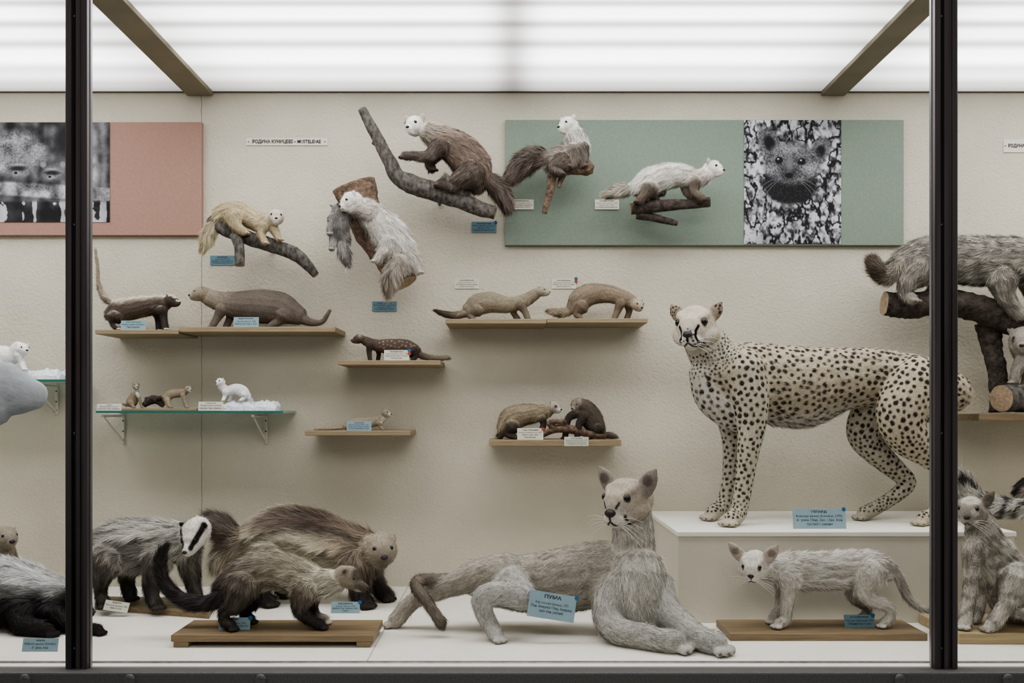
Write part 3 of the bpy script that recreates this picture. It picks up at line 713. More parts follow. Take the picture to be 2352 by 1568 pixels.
a.hmark([(0,-.28),(0,-.46)],.05,(60,50,46),.9)
a.build('wild_cat','pale cream taxidermy wild cat standing on a wooden board','wild cat',.0035,.018,160000,6,lift=.24,vary=.4,streak=.5)
# ================================================================ BADGER
zt=FZ+.022
q=[fl(218,1400),fl(480,1421),(xp(500,4.2),4.2),(xp(222,4.25),4.25)]
ob=extr('mounting_board',q,FZ,zt,M_WOOD2); tag(ob,'brown wooden mounting board under the badger','board')
a=Animal(4.05,zt,(192,188,176),face=(1,-.6,0))
a.c([(430,1240,-.04,42),(385,1245,0,53),(330,1248,.02,61),(275,1252,.03,62),(235,1258,.03,50)],None,.85,1.3)
a.c([(215,1265,.03,22),(195,1300,.03,14)],None,1,1.5)
DK=(62,56,50)
a.c([(365,1280,-.06,36,(146,138,124)),(350,1330,-.06,25),(350,1365,-.08,17),(358,1385,-.1,16)],DK,.9,.8,True)
a.c([(430,1275,-.02,32,(110,102,90)),(440,1320,-.02,22),(446,1352,-.04,16),(455,1362,-.05,15)],DK,.9,.8,True)
a.c([(250,1285,-.04,42,(136,128,114)),(234,1330,-.05,22),(232,1360,-.05,15),(238,1368,-.08,15)],DK,.9,.8,True)
a.c([(300,1290,.1,36,(100,92,80)),(292,1325,.12,20),(298,1345,.1,15)],DK,.9,.8,True)
a.head(448,1226,-.1,37,(-.12,-.84,-.52),(224,218,206),ml=1.6,mr=.3,drop=.1,ear=.6,eh=.6,muz=(214,206,192),earc=(60,54,48),eye=.09,eyl=.42)
for sg in (-1,1):
    a.hline([(1.35,sg*.3,-.02),(.8,sg*.5,.28),(.2,sg*.68,.55),(-.3,sg*.7,.65)],.23,(32,28,26),1)
a.hblob(.3,0,-1.1,.6,DK,.8)
a.build('badger','grey taxidermy badger with a striped face','badger',.004,.03,140000,6,lift=.2,vary=.6,streak=.7)
# ================================================================ WOLVERINE
a=Animal(4.22,FZ,(200,188,162),face=(1,-.5,0))
BR=(112,96,80)
a.c([(830,1262,-.02,50,(140,122,100)),(780,1255,0,64,(192,178,150)),(720,1242,.02,74,(212,200,172)),(650,1235,.04,76,(214,202,176)),(590,1250,.05,60,(196,182,154)),(550,1262,.05,45,(130,114,96))],None,.85,1.3)
a.c([(555,1250,.03,30,BR),(525,1225,.0,30,(110,98,86)),(505,1205,-.02,24,(100,90,80)),(495,1196,-.02,15,(100,90,80))],BR,1,1.6)
a.c([(530,1250,.03,28),(510,1270,.0,20),(500,1290,0,12)],(184,172,148),1,1.6)
for ns in ([(820,1290,-.08,40),(825,1335,-.1,28),(828,1365,-.1,22),(838,1386,-.13,19)],[(845,1290,.06,36),(858,1325,.08,24),(870,1348,.05,19),(885,1362,.02,17)],[(620,1290,-.06,48),(600,1335,-.08,30),(602,1370,-.08,20),(615,1386,-.1,18)],[(660,1290,.12,40),(650,1330,.12,26),(655,1360,.1,18)]):
    a.c([(*ns[0],(130,114,94))]+ns[1:],(56,49,44),.9,1,True)
a.head(872,1265,-.1,44,(.32,-.92,-.02),(154,142,122),ml=1.15,mr=.36,drop=.15,ear=.62,eh=.55,muz=(92,82,72),earc=(164,150,128),eye=.12,eyl=.42)
a.hblob(.4,0,.8,.5,(176,164,142),.7)
for bx,by,br,c_ in ((700,1164,70,(88,70,56)),(642,1172,60,(98,80,64)),(758,1184,58,(94,76,62)),(808,1210,44,(110,94,76)),(730,1172,60,(82,64,52)),(600,1190,38,(112,96,78)),(845,1300,40,(112,98,82))): a.blob(bx,by,-.07,br,c_,.9)
a.build('wolverine','shaggy brown and cream taxidermy wolverine','wolverine',.0045,.036,125000,8,lift=.2,vary=.5,streak=.55)
# ================================================================ TAYRA on footed board
d0=3.41; zt=FZ+.045
bd=box('mounting_board',xp(392,d0),xp(858,d0),d0,3.66,FZ+.02,zt,M_WOOD2,.003); tag(bd,'footed wooden mounting board under the dark tailed marten','board')
for xa,xb in ((397,432),(818,850)): box('board_foot',xp(xa,d0),xp(xb,d0),d0+.004,3.65,FZ,FZ+.0198,M_WOOD2,.002,bd)
a=Animal(3.54,zt,(160,150,126),face=(1,-.3,0))
DK=(54,48,45)
a.c([(770,1335,-.02,29,(214,208,184)),(735,1338,-.01,36,(210,201,176)),(695,1330,0,45,(190,180,154)),(645,1312,0,45,(166,156,132)),(595,1312,.01,47,(150,138,116)),(555,1330,.01,45,(112,100,86)),(525,1350,.01,36,DK)],None,.75,1.2)
a.c([(520,1360,.0,22),(480,1382,0,17),(430,1380,0,16),(388,1352,0,15),(368,1310,0,14),(372,1272,0,11),(378,1258,0,7)],(46,41,40),1,1.4)
a.c([(555,1350,-.04,42,(90,80,68)),(540,1385,-.05,28),(520,1400,-.05,18),(515,1418,-.05,14),(530,1432,-.07,13)],DK,.9,.9,True)
a.c([(570,1350,.05,36),(580,1380,.06,22),(560,1400,.06,14),(575,1415,.05,12)],DK,.9,.9,True)
a.c([(700,1355,-.04,34,(120,108,90)),(690,1395,-.04,22),(708,1420,-.04,14),(735,1440,-.05,13)],DK,.9,.9,True)
a.c([(715,1350,.04,30,(110,98,82)),(715,1390,.05,18),(725,1412,.05,13),(745,1425,.04,12,(190,180,160))],DK,.9,.9,True)
a.head(800,1325,-.03,28,(.86,-.32,-.3),(150,138,116),ml=1.9,mr=.32,drop=.12,ear=.55,eh=.6,muz=(84,74,66),earc=(60,52,46),eye=.1,eyl=.5)
a.hblob(.7,0,.4,.75,(66,56,50),.9);a.hblob(1.2,0,-.7,.45,(196,188,166),.8);a.hblob(-.4,0,.6,.5,(170,158,132),.7)
a.build('marten','taxidermy marten with dark tail and cream neck','marten',.0035,.02,160000,6,lift=.2,vary=.5,streak=.7)
# ================================================================ generic mustelid
def must(name,label,cat,d,ground,face,body,tail,legs,head,col,legc=None,tailc=None,voxel=.003,fur=.014,dens=200000,w=.8,tfl=1.6,paint=(),hb=(),nz=(),stripe=None,spots=None,lift=.25,vary=.5,toes=True,hl=(),streak=.55):
    a=Animal(d,ground,col,face=face)
    a.c(body,None,w,1)
    if tail: a.c(tail,tailc,1,tfl)
    for l in legs: a.c(l,legc,.95,.7,True,toes)
    if head:
        h=dict(head); a.head(h.pop('x'),h.pop('y'),h.pop('dd',-.02),h.pop('r'),h.pop('f'),**h)
        for q in hb: a.hblob(*q)
        for q in hl: a.hline(*q)
    for q in paint: a.blob(*q)
    a.nz=list(nz); a.stripe=stripe
    return a.build(name,label,cat,voxel,fur,dens,5,spots=spots,lift=lift,vary=vary,streak=streak)
BRN=(124,104,88)
WH=(222,217,206)
must('marten','brown taxidermy marten with pale face climbing a branch','marten',4.34,None,(-1,-.2,0),
 [(985,305,-.02,24,(178,166,148)),(1015,322,0,34,(142,124,106)),(1055,345,.01,42),(1085,380,.01,45),(1092,408,.01,36)],
 [(1105,405,.01,19),(1130,420,.01,21),(1152,445,.01,21),(1163,470,.01,13)],
 [[(1010,335,-.04,24),(985,358,-.05,16),(950,358,-.05,11),(930,358,-.05,10)],[(1005,345,.03,22),(988,372,.03,14),(992,388,.02,10)],
  [(1080,400,-.04,36),(1050,418,-.05,22),(1045,430,-.05,14),(1010,422,-.06,10)],[(1095,405,.04,32),(1075,428,.04,18),(1060,436,.03,11)]],
 dict(x=953,y=290,r=25,f=(-.42,-.9,-.16),col=WH,ml=1.3,mr=.34,ear=.95,eh=.7,earc=(190,180,164),eye=.16),BRN,(88,76,66),(90,76,66),fur=.02,vary=.5,
 hb=[(-.2,0,1.0,.5,(180,168,152),.6)],streak=.6)
log('branch','dark bark branch mounted on the wall under a marten','branch',4.34,[
 [(832,250,0,10),(850,285,0,12),(872,328,0,14),(895,370,0,15),(912,405,0,18),(945,422,0,22),(1000,440,0,22),(1060,462,0,19),(1105,480,0,17),(1138,490,0,14)],
 [(860,322,0,12),(880,335,0,9),(886,334,0,8)],[(1012,405,-.06,13),(1035,425,-.04,14),(1075,452,0,14)]],M_BARK,peg=(1000,440))
must('marten','seated taxidermy marten with white head and bushy brown tail','marten',4.38,None,(1,-.2,0),
 [(1315,305,-.02,22,WH),(1325,330,-.01,28,(218,212,200)),(1318,352,0,34,(188,178,162)),(1295,366,0,36),(1275,370,0,30)],
 [(1258,365,.01,20),(1228,362,.01,25),(1200,378,.01,26),(1180,400,.01,18)],
 [[(1335,340,-.04,18),(1342,362,-.05,11),(1338,378,-.05,9)],[(1318,345,-.04,18),(1322,368,-.05,11),(1312,380,-.06,9)],[(1290,375,-.05,26),(1270,385,-.06,15),(1285,396,-.07,10)]],
 dict(x=1304,y=289,r=22,f=(-.72,-.68,-.14),col=WH,ml=1.35,mr=.34,ear=.9,eh=.7,eye=.15),(150,138,122),(96,84,74),(104,90,78),fur=.02,vary=.5,streak=.6)
log('branch','reddish brown forked branch on the green board','branch',4.36,[
 [(1342,372,-.02,12),(1350,388,0,15),(1325,388,0,14),(1290,388,0,14),(1270,402,0,12),(1264,435,0,9),(1257,462,0,8),(1250,490,0,6)],
 [(1296,396,0,8),(1288,415,0,6),(1283,430,0,5)]],M_BARK2,peg=(1290,390))
must('marten','cream white taxidermy marten walking on a flat log','marten',4.37,None,(1,-.3,0),
 [(1625,400,-.02,19,WH),(1600,410,-.01,22,(206,196,174)),(1565,403,0,27),(1525,406,0,31),(1490,418,0,32),(1470,428,0,24)],
 [(1455,432,.01,13),(1425,438,.01,14),(1398,446,.01,9)],
 [[(1595,418,-.03,17),(1595,440,-.04,11,(110,96,80)),(1612,456,-.05,9)],[(1575,420,.02,16),(1578,440,.02,11,(110,96,80)),(1590,454,.01,9)],
  [(1490,435,-.03,24),(1478,450,-.04,14,(110,96,80)),(1470,460,-.04,10)],[(1510,435,.03,22),(1500,450,.03,12,(100,88,72)),(1508,460,.02,9)]],
 dict(x=1638,y=388,r=21,f=(.66,-.72,-.12),col=WH,ml=1.35,mr=.34,ear=.95,eh=.7,earc=(190,180,160),eye=.15),(226,221,208),(84,72,60),(186,176,156),fur=.017,vary=.32,streak=.4)
log('branch','dark split log mounted on the green board','branch',4.37,[
 [(1448,480,0,13),(1500,474,0,15),(1570,470,0,12),(1630,464,0,11)],[(1462,492,.02,11),(1510,502,.02,9),(1556,513,.02,6)]],M_BARKD,peg=(1500,476))
must('siberian_weasel','yellow cream taxidermy weasel arched on a branch','weasel',4.36,None,(1,-.4,0),
 [(622,508,-.03,18),(598,512,-.02,22),(570,498,0,24),(540,488,0,27),(512,492,0,24),(498,502,0,17)],
 [(494,512,.0,13),(482,532,0,15),(474,552,0,14),(468,568,0,8)],
 [[(605,520,-.04,15),(600,538,-.05,10),(608,556,-.06,8)],[(625,518,-.02,14),(634,535,-.03,10),(640,548,-.04,8)],[(535,500,-.04,22),(545,520,-.05,14),(560,532,-.05,10)],[(515,505,.03,20),(525,522,.03,12),(538,534,.02,9)]],
 dict(x=634,y=499,dd=-.05,r=20,f=(.25,-.95,-.1),col=(206,194,166),ml=1.2,mr=.34,ear=.6,eh=.5,muz=(226,222,212),eye=.16),(212,192,146),(192,174,132),(206,190,148),fur=.017,
 hb=[(.8,0,.1,.42,(110,94,76),.6)],vary=.35,streak=.4)
log('branch','grey bark branch with a stub holding a weasel','branch',4.36,[
 [(482,502,0,12),(505,520,0,15),(545,538,0,16),(600,556,0,16),(650,572,0,17),(690,592,0,15),(726,632,0,8)],[(540,540,-.03,13),(550,570,-.05,12),(551,610,-.06,11)]],M_BARK,peg=(600,556))
must('marten','white taxidermy marten clinging to a log with prey','marten',4.30,None,(-.6,-.4,0),
 [(815,472,-.02,21,WH),(838,482,0,27,WH),(868,508,.0,35),(896,543,0,43),(916,576,0,42),(924,598,0,30)],
 [(912,598,-.06,16),(905,622,-.08,19),(898,645,-.08,17),(892,666,-.07,9)],
 [[(850,490,-.03,22),(825,478,-.05,15),(800,478,-.06,11)],[(930,580,-.0,30),(950,600,0,17),(958,622,0,11)],[(895,560,-.03,28),(878,582,-.06,15),(868,596,-.06,11)]],
 dict(x=806,y=462,dd=-.05,r=23,f=(-.72,-.6,-.35),col=WH,ml=1.35,mr=.34,ear=.85,eh=.6,eye=.14),(220,213,200),(206,197,182),(160,146,128),fur=.022,vary=.4,streak=.4,
 paint=[(905,620,-.08,30,(168,156,138),.7)])
must('squirrel','grey furry prey animal hanging from a marten\'s jaws','squirrel',4.30,None,(0,-1,0),
 [(795,480,-.03,16),(782,500,-.03,23),(778,525,-.03,25),(785,548,-.02,21)],[(786,562,-.03,13),(790,582,-.03,14),(796,600,-.03,8)],
 [[(765,500,-.04,12),(760,520,-.05,9),(758,535,-.05,7)],[(770,545,-.03,14),(765,560,-.04,9),(762,570,-.04,7)]],
 dict(x=775,y=482,r=15,f=(-.5,-.5,-.7),ml=1.2,mr=.34,ear=.8,eye=.12),(112,108,102),(160,156,148),(190,184,174),fur=.018,vary=.6)
log('log','reddish bark log fixed slanting on the wall','log',4.38,[[(812,425,0,50),(832,480,0,44),(858,540,0,38),(900,600,-.02,36),(926,652,-.05,34)]],M_BARK2,24,.1,peg=(850,520),w=.7)
# ---- shelf animals
CR=(216,206,180)
must('skunk','dark brown taxidermy skunk with cream back stripe','skunk',4.45,zA,(1,-.3,0),
 [(380,695,-.01,18),(350,700,0,23),(310,706,0,27),(275,712,0,28),(262,720,0,22)],
 [(258,695,.0,9,(120,104,86)),(238,680,0,7,(150,134,110)),(226,650,0,4,(170,156,130)),(224,610,0,3,(170,156,130)),(219,575,0,2,(170,156,130))],
 [[(372,712,-.02,14),(376,730,-.02,9),(380,750,-.03,8)],[(355,712,.03,13),(362,730,.03,8),(365,745,.02,7)],[(268,728,-.02,20),(262,742,-.02,11),(270,752,-.03,8)],[(288,725,.03,18),(292,740,.03,10),(300,748,.02,7)]],
 dict(x=393,y=690,r=16,f=(.9,-.4,-.1),col=(70,61,55),ml=1.6,mr=.34,ear=.5,eye=.12),(98,83,70),(58,50,45),None,fur=.014,tfl=1.2,
 nz=[(1,.4,CR,1.)],hb=[(.1,0,.95,.45,(206,198,178),.9)],paint=[(270,688,-.02,13,CR,1.),(285,684,-.02,14,CR,1.),(302,680,-.02,13,CR,1.),(320,679,-.02,12,CR,1.),(338,678,-.02,10,CR,.9)])
must('otter','large sleek brown taxidermy otter','otter',4.46,zB,(-1,-.2,0),
 [(478,682,-.01,20,(156,143,122)),(505,692,0,24,(144,131,112)),(545,700,0,33),(595,703,0,40),(645,708,0,38),(680,722,0,25)],
 [(690,730,.0,14),(715,740,0,9),(740,738,0,6),(757,714,0,4)],
 [[(510,710,-.02,16),(500,728,-.02,11),(488,744,-.03,8)],[(530,712,.03,14),(528,730,.03,10),(520,742,.02,8)],[(650,725,-.03,22),(640,738,-.03,12),(622,745,-.04,8)]],
 dict(x=462,y=674,r=19,f=(-.92,-.35,-.05),col=(146,132,110),ml=1.25,mr=.42,ear=.4,eye=.1),(112,101,89),(98,88,77),(108,97,84),fur=.010,tfl=1,vary=.6,streak=.7)
must('mink','light brown taxidermy mink with raised head','mink',4.46,zC,(1,-.2,0),
 [(1232,674,-.01,13),(1205,690,0,16),(1168,700,0,19),(1125,694,0,25),(1095,700,0,25),(1080,708,0,18)],
 [(1072,718,0,10),(1045,724,0,9,(104,90,72)),(1018,720,0,7,(70,60,50)),(1000,713,0,4,(60,50,44))],
 [[(1195,700,-.02,13),(1205,714,-.02,9),(1212,728,-.03,7)],[(1180,706,.02,12),(1180,718,.02,8),(1190,727,.02,7)],[(1095,712,-.02,17),(1080,722,-.02,10),(1085,729,-.03,7)]],
 dict(x=1243,y=669,r=13,f=(.93,-.3,0),col=(156,146,122),ml=1.5,mr=.35,ear=.5,eye=.13),(142,130,106),(106,94,77),None,fur=.010,tfl=1.2,voxel=.0026)
must('mink','tan taxidermy mink arching with lowered head','mink',4.46,zC2,(1,-.3,0),
 [(1450,692,-.02,16),(1425,682,-.01,19),(1392,674,0,22),(1355,676,0,26),(1330,690,0,26),(1318,704,0,18)],
 [(1308,714,0,10),(1285,718,0,10),(1262,714,0,6)],
 [[(1425,698,-.03,12),(1418,714,-.03,9),(1412,727,-.04,7)],[(1445,702,.01,12),(1445,716,.01,8),(1440,727,0,7)],[(1335,706,-.03,18),(1325,720,-.03,10),(1332,728,-.04,7)]],
 dict(x=1464,y=700,dd=-.05,r=16,f=(.4,-.88,-.25),col=(168,154,130),ml=1.2,mr=.35,ear=.5,eye=.14),(138,121,98),(106,90,72),None,fur=.011,tfl=1.5,voxel=.0026)
must('marbled_polecat','dark taxidermy polecat with mottled cream back','polecat',4.46,zD,(-1,-.2,0),
 [(838,782,-.01,11),(862,792,0,14),(898,796,0,19),(930,798,0,20),(950,806,0,18)],
 [(962,814,0,8),(990,822,0,7,(130,116,96)),(1028,822,0,5,(150,136,114))],
 [[(850,794,-.02,10),(848,808,-.02,7),(850,820,-.03,5)],[(868,800,.02,9),(870,812,.02,6),(868,820,.02,5)],[(948,806,-.02,14),(955,818,-.02,7),(948,824,-.03,5)]],
 dict(x=824,y=778,r=12,f=(-.92,-.35,-.05),col=(84,71,62),ml=1.4,mr=.35,ear=.6,earc=(190,180,160),eye=.13),(92,76,64),(60,51,46),None,fur=.009,voxel=.0024,
 spots=(.016,.0045,(180,166,140),.6,lambda p:1 if p[2]>zp(800,4.46) and p[0]>xp(868,4.46) else 0))
must('small_weasel','small tan taxidermy weasel with raised head','weasel',4.46,zF,(1,-.2,0),
 [(882,958,-.01,10),(868,966,0,12),(842,970,0,13),(812,972,0,13),(795,978,0,9)],
 [(785,982,0,5),(755,986,0,4),(724,988,0,3)],
 [[(872,972,-.015,7),(874,980,-.015,5),(878,987,-.02,4)],[(812,978,-.015,8),(808,984,-.015,5),(812,988,-.02,4)]],
 dict(x=888,y=949,r=11,f=(.75,-.6,0),col=(150,136,110),ml=1.3,mr=.36,ear=.5,eye=.15,muz=(214,208,192)),(154,141,116),(142,127,103),None,fur=.006,tfl=1,voxel=.0018,
 paint=[(884,965,-.02,12,(220,214,198),.9)],dens=300000)
must('polecat','tan taxidermy polecat with dark legs beside a branch','polecat',4.45,zG,(1,-.3,0),
 [(1262,940,-.01,15),(1240,948,0,20),(1205,952,0,26),(1175,962,0,29),(1162,978,0,22)],
 [(1155,990,.02,9),(1150,1003,.02,8,(60,50,44))],
 [[(1245,960,-.02,11),(1248,975,-.02,8),(1240,985,-.03,7)],[(1175,980,-.03,20),(1165,994,-.03,11),(1180,1006,-.04,8)]],
 dict(x=1272,y=935,r=15,f=(.75,-.6,-.1),col=(176,165,142),ml=1.35,mr=.35,ear=.6,eye=.13,muz=(214,206,190)),(158,142,112),(66,57,50),None,fur=.013,voxel=.0025,
 hb=[(.7,.45,.15,.34,(66,56,48),.9),(.7,-.45,.15,.34,(66,56,48),.9)])
must('polecat','dark brown taxidermy polecat crouched over a branch','polecat',4.45,zG,(-1,-.3,0),
 [(1328,930,-.02,18),(1345,940,-.01,23),(1358,960,0,26),(1370,982,0,22)],
 [(1380,996,0,9),(1408,1002,0,6)],
 [[(1325,948,-.03,12),(1305,962,-.03,9),(1298,975,-.04,7)],[(1340,955,-.04,12),(1330,975,-.05,9),(1326,988,-.05,7)],[(1372,985,-.03,14),(1365,998,-.03,8),(1355,1006,-.04,7)]],
 dict(x=1325,y=928,dd=-.04,r=15,f=(-.6,-.7,-.35),col=(120,109,94),ml=1.3,mr=.35,ear=.6,earc=(190,182,164),eye=.13,muz=(160,150,130)),(92,81,69),(58,51,45),None,fur=.013,voxel=.0025)
log('branch','small brown forked branch lying on the polecat shelf','branch',4.43,[[(1238,1004,-.03,5),(1275,985,-.03,9),(1310,985,-.03,10),(1350,996,-.02,8),(1392,1003,-.01,5)],[(1275,985,-.03,8),(1262,970,-.04,6),(1300,968,-.05,5)]],M_BARK2,14)
bb=box('mounting_board',xp(283,4.4),xp(455,4.4),4.38,4.52,zE,zE+.012,M_WOOD,.002); tag(bb,'small wooden board on the glass shelf','board')
zb=zE+.012
must('small_weasel','tiny brown taxidermy weasel sitting upright','weasel',4.45,zb,(1,-.3,0),
 [(312,895,-.01,8,(214,208,192)),(310,908,0,11),(303,922,0,14)],[(292,930,.01,4),(284,928,.01,3)],
 [[(316,905,-.02,5),(320,915,-.02,4),(326,918,-.02,3)],[(300,925,-.02,8),(306,933,-.03,4)]],
 dict(x=312,y=886,r=9,f=(.6,-.8,0),ml=1.2,mr=.38,ear=.5,eye=.16,muz=(220,214,200)),(136,121,98),None,None,fur=.005,voxel=.0017,dens=300000,paint=[(314,905,-.03,10,(214,208,194),.9)])
must('small_weasel','tiny tan taxidermy weasel standing over dark wood','weasel',4.45,zb,(1,-.3,0),
 [(425,900,-.01,8),(410,903,0,10),(392,905,0,11),(382,915,0,11)],[(375,922,.01,4),(370,930,.01,3)],
 [[(420,908,-.02,6),(424,920,-.02,5),(428,932,-.02,4)],[(385,920,-.02,8),(388,930,-.03,5),(392,933,-.03,4)]],
 dict(x=433,y=894,r=9,f=(.7,-.7,0),ml=1.2,mr=.38,ear=.5,eye=.16,muz=(220,214,200)),(156,141,114),None,None,fur=.005,voxel=.0017,dens=300000)
log('driftwood','small dark knotted piece of wood','wood',4.45,[[(330,930,0,6),(345,920,0,9),(360,918,0,9),(376,932,0,5)],[(340,925,0,7),(336,912,0,4)],[(355,920,-.02,6),(372,910,-.02,3)]],M_BARKD,12,.35)
def snow(x0,x1,yt,zb_,d,label,seed):
    X0,X1=xp(x0,d),xp(x1,d); n,m=60,18; V=[];Fc=[]
    h=zp(yt,d)-zb_
    for j in range(m):
        for i in range(n):
            u=i/(n-1);v=j/(m-1); e=min(1,6*min(u,1-u)+.55)*min(1,5*min(v,1-v)+.5)
            px=X0+(X1-X0)*u; py=d-.06+.14*v
            z=zb_+h*e*(.85+.4*mnoise.noise(Vector((px*30,py*30,seed)))+.25*mnoise.noise(Vector((px*110,py*110,seed))))
            V.append((px,py,z))
    for j in range(m-1):
        for i in range(n-1): k=j*n+i; Fc.append((k,k+1,k+n+1,k+n))
    o=len(V); bd_=[i for i in range(n)]+[j*n+n-1 for j in range(1,m)]+[(m-1)*n+i for i in range(n-2,-1,-1)]+[j*n for j in range(m-2,0,-1)]
    for k in bd_: V.append((V[k][0],V[k][1],zb_))
    q=len(bd_)
    for i in range(q): Fc.append((bd_[i],o+i,o+(i+1)%q,bd_[(i+1)%q]))
    Fc.append([o+i for i in range(q)][::-1])
    ob=mesh_obj('artificial_snow',V,Fc,M_SNOW); tag(ob,label,'artificial snow')
snow(516,640,921,zE,4.45,'white rough block of artificial snow on the glass shelf',1); snow(60,150,850,zL,4.45,'white artificial snow on the glass shelf',5)
must('stoat','small pure white taxidermy stoat on artificial snow','stoat',4.42,zp(921,4.42),(-1,-.3,0),
 [(510,888,-.01,10),(522,897,0,11),(542,893,0,13),(558,899,0,14),(568,908,0,9)],[(572,914,.0,5),(578,917,0,3)],
 [[(518,900,-.02,8),(516,910,-.02,5),(513,917,-.03,4)],[(530,902,.02,6),(530,912,.02,4),(528,917,.02,4)],[(562,906,-.02,9),(560,914,-.02,5),(554,918,-.03,4)]],
 dict(x=506,y=877,r=10,f=(-.5,-.85,0),ml=1.2,mr=.38,ear=.6,eye=.16),(240,241,243),None,None,fur=.005,voxel=.0017,dens=300000,vary=.12,streak=.12)
must('stoat','white taxidermy stoat sitting on artificial snow','stoat',4.40,zp(852,4.40),(1,-.3,0),
 [(42,800,-.01,17),(30,815,0,21),(5,820,0,28),(-20,828,0,26)],[(-45,840,0,10),(-80,845,0,8)],
 [[(45,815,-.02,12),(50,832,-.02,8),(55,845,-.03,7)],[(0,835,-.02,16),(5,845,-.03,8)]],
 dict(x=52,y=802,r=16,f=(.75,-.6,0),ml=1.25,mr=.36,ear=.5,eye=.14),(238,237,234),None,None,fur=.008,voxel=.0025,vary=.12,streak=.15)
# ================================================================ LEFT COMPARTMENT
BK=(38,34,34); WG=(214,216,212)
a=Animal(3.72,FZ,(40,36,36),face=(1,-.4,0))
a.c([(165,1372,-.03,38),(120,1370,-.02,52),(60,1362,0,70),(-10,1360,0,80),(-80,1370,0,74),(-130,1390,0,52)],BK,.75,1.3)
a.c([(-130,1360,0,28),(-190,1300,0,30),(-230,1230,0,24)],(150,150,148),1,2)
for ns in ([(120,1400,-.06,36),(150,1430,-.08,25),(195,1450,-.1,17),(225,1455,-.12,14)],[(60,1400,-.06,45),(50,1450,-.1,34),(75,1480,-.13,24),(110,1490,-.15,18)],[(-60,1400,-.06,60),(-70,1460,-.08,35),(-50,1490,-.1,20)],[(140,1400,.06,30),(160,1425,.1,20),(185,1435,.08,14)]):
    a.c(ns,BK,.9,.6,True)
a.head(178,1385,-.04,32,(.9,-.35,-.2),BK,ml=1.5,mr=.34,ear=.35,eye=.09)
for bx,by,br in ((-80,1300,80),(-20,1290,84),(40,1296,80),(95,1318,60),(140,1340,40)): a.blob(bx,by,-.03,br,WG,1.)
a.build('honey_badger','black taxidermy honey badger with a white back','badger',.005,.032,100000,6,lift=.2,vary=.5,streak=.5)
must('marmot','grey brown taxidermy animal sitting upright','small mammal',4.1,FZ,(1,-.3,0),
 [(5,1250,-.01,30),(-5,1290,0,46),(-15,1335,0,52)],[(-60,1370,.0,14),(-110,1385,0,10)],
 [[(15,1290,-.05,18),(20,1320,-.06,11),(25,1335,-.06,9)],[(0,1350,-.06,30),(15,1378,-.08,14),(25,1385,-.1,12)]],
 dict(x=12,y=1235,r=30,f=(.75,-.6,0),ml=1.1,mr=.42,ear=.35,eye=.12),(150,139,120),None,None,fur=.018,voxel=.004,dens=110000)
# ================================================================ RIGHT COMPARTMENT
must('wild_cat','shaggy grey taxidermy wild cat on a high log','wild cat',4.3,None,(1,-.3,0),
 [(2400,610,-.01,45),(2340,600,0,56),(2270,600,0,58),(2190,595,0,56),(2120,592,0,48),(2085,600,0,36)],
 [(2062,610,-.02,22),(2040,630,-.03,22),(2018,620,-.04,20,(100,84,66)),(2008,606,-.04,16,(80,66,52))],
 [[(2110,620,-.04,42),(2085,650,-.05,26),(2082,675,-.05,18),(2095,688,-.07,14)],[(2140,620,.05,38),(2150,650,.05,22),(2140,675,.05,14)],
  [(2300,640,-.05,36),(2310,680,-.05,24),(2330,710,-.05,18),(2345,722,-.06,15)],[(2370,640,.05,34),(2380,690,.05,20),(2390,715,.05,14)]],
 dict(x=2450,y=600,r=36,f=(.7,-.7,-.1),ml=1.1,mr=.36,ear=.9,eye=.12,cat=True),(178,172,158),(158,151,137),(158,148,128),fur=.026,voxel=.0045,dens=140000,stripe=(70,.5,(92,84,74)),vary=.6,streak=.6,tfl=1.3)
log('log','thick dark rough log carrying the shaggy cat','log',4.32,[[(2030,698,0,26),(2090,700,0,30),(2180,695,0,30),(2260,712,0,32),(2340,745,0,30),(2440,760,0,30)]],M_BARKD,22,.22,peg=(2180,700),js=18)
log('log','upright dark log standing under the high log','log',4.36,[[(2268,740,0,26),(2280,800,0,22),(2290,860,0,20),(2296,946,0,22)]],M_BARKD,20,.25)
log('log','short cut log with pale end grain on the shelf','log',4.24,[[(2300,915,-.02,31),(2350,912,.03,33),(2440,908,.08,33)]],M_BARK,22,.08)
must('raccoon','grey brown taxidermy raccoon climbing beside the log','raccoon',4.28,None,(-1,-.2,0),
 [(2352,790,-.02,36),(2380,820,0,48),(2390,860,0,48),(2380,885,0,36)],[(2420,880,0,20),(2470,900,0,14)],
 [[(2350,830,-.03,20),(2335,855,-.04,14),(2330,875,-.04,10)]],
 dict(x=2350,y=780,dd=-.03,r=33,f=(-.5,-.8,-.2),ml=1.3,mr=.32,ear=.7,eye=.11),(150,144,130),None,None,fur=.02,voxel=.004,dens=110000,hb=[(.7,.45,.1,.32,(60,52,46),.9),(.7,-.45,.1,.32,(60,52,46),.9)])
must('ring_tailed_cat','small grey taxidermy animal with black ringed tail','small mammal',4.2,PZ,(1,-.2,0),
 [(2440,1120,0,30),(2400,1120,0,38),(2365,1130,0,36)],
 [(2350,1165,-.02,22),(2310,1166,-.02,24),(2270,1158,-.02,24),(2235,1138,-.02,21),(2222,1108,-.02,17),(2216,1090,-.02,10)],
 [[(2430,1140,-.04,18),(2432,1170,-.04,12),(2445,1185,-.05,10)],[(2375,1145,-.04,22),(2375,1170,-.04,14),(2390,1186,-.05,10)]],
 dict(x=2470,y=1100,r=26,f=(.8,-.5,-.1),ml=1.4,mr=.33,ear=.8,eye=.13),(150,142,126),None,(220,214,202),fur=.02,voxel=.004,dens=120000,stripe=(95,.95,(34,30,28)),vary=.3,streak=.3)
d0=3.46; zt=FZ+.04
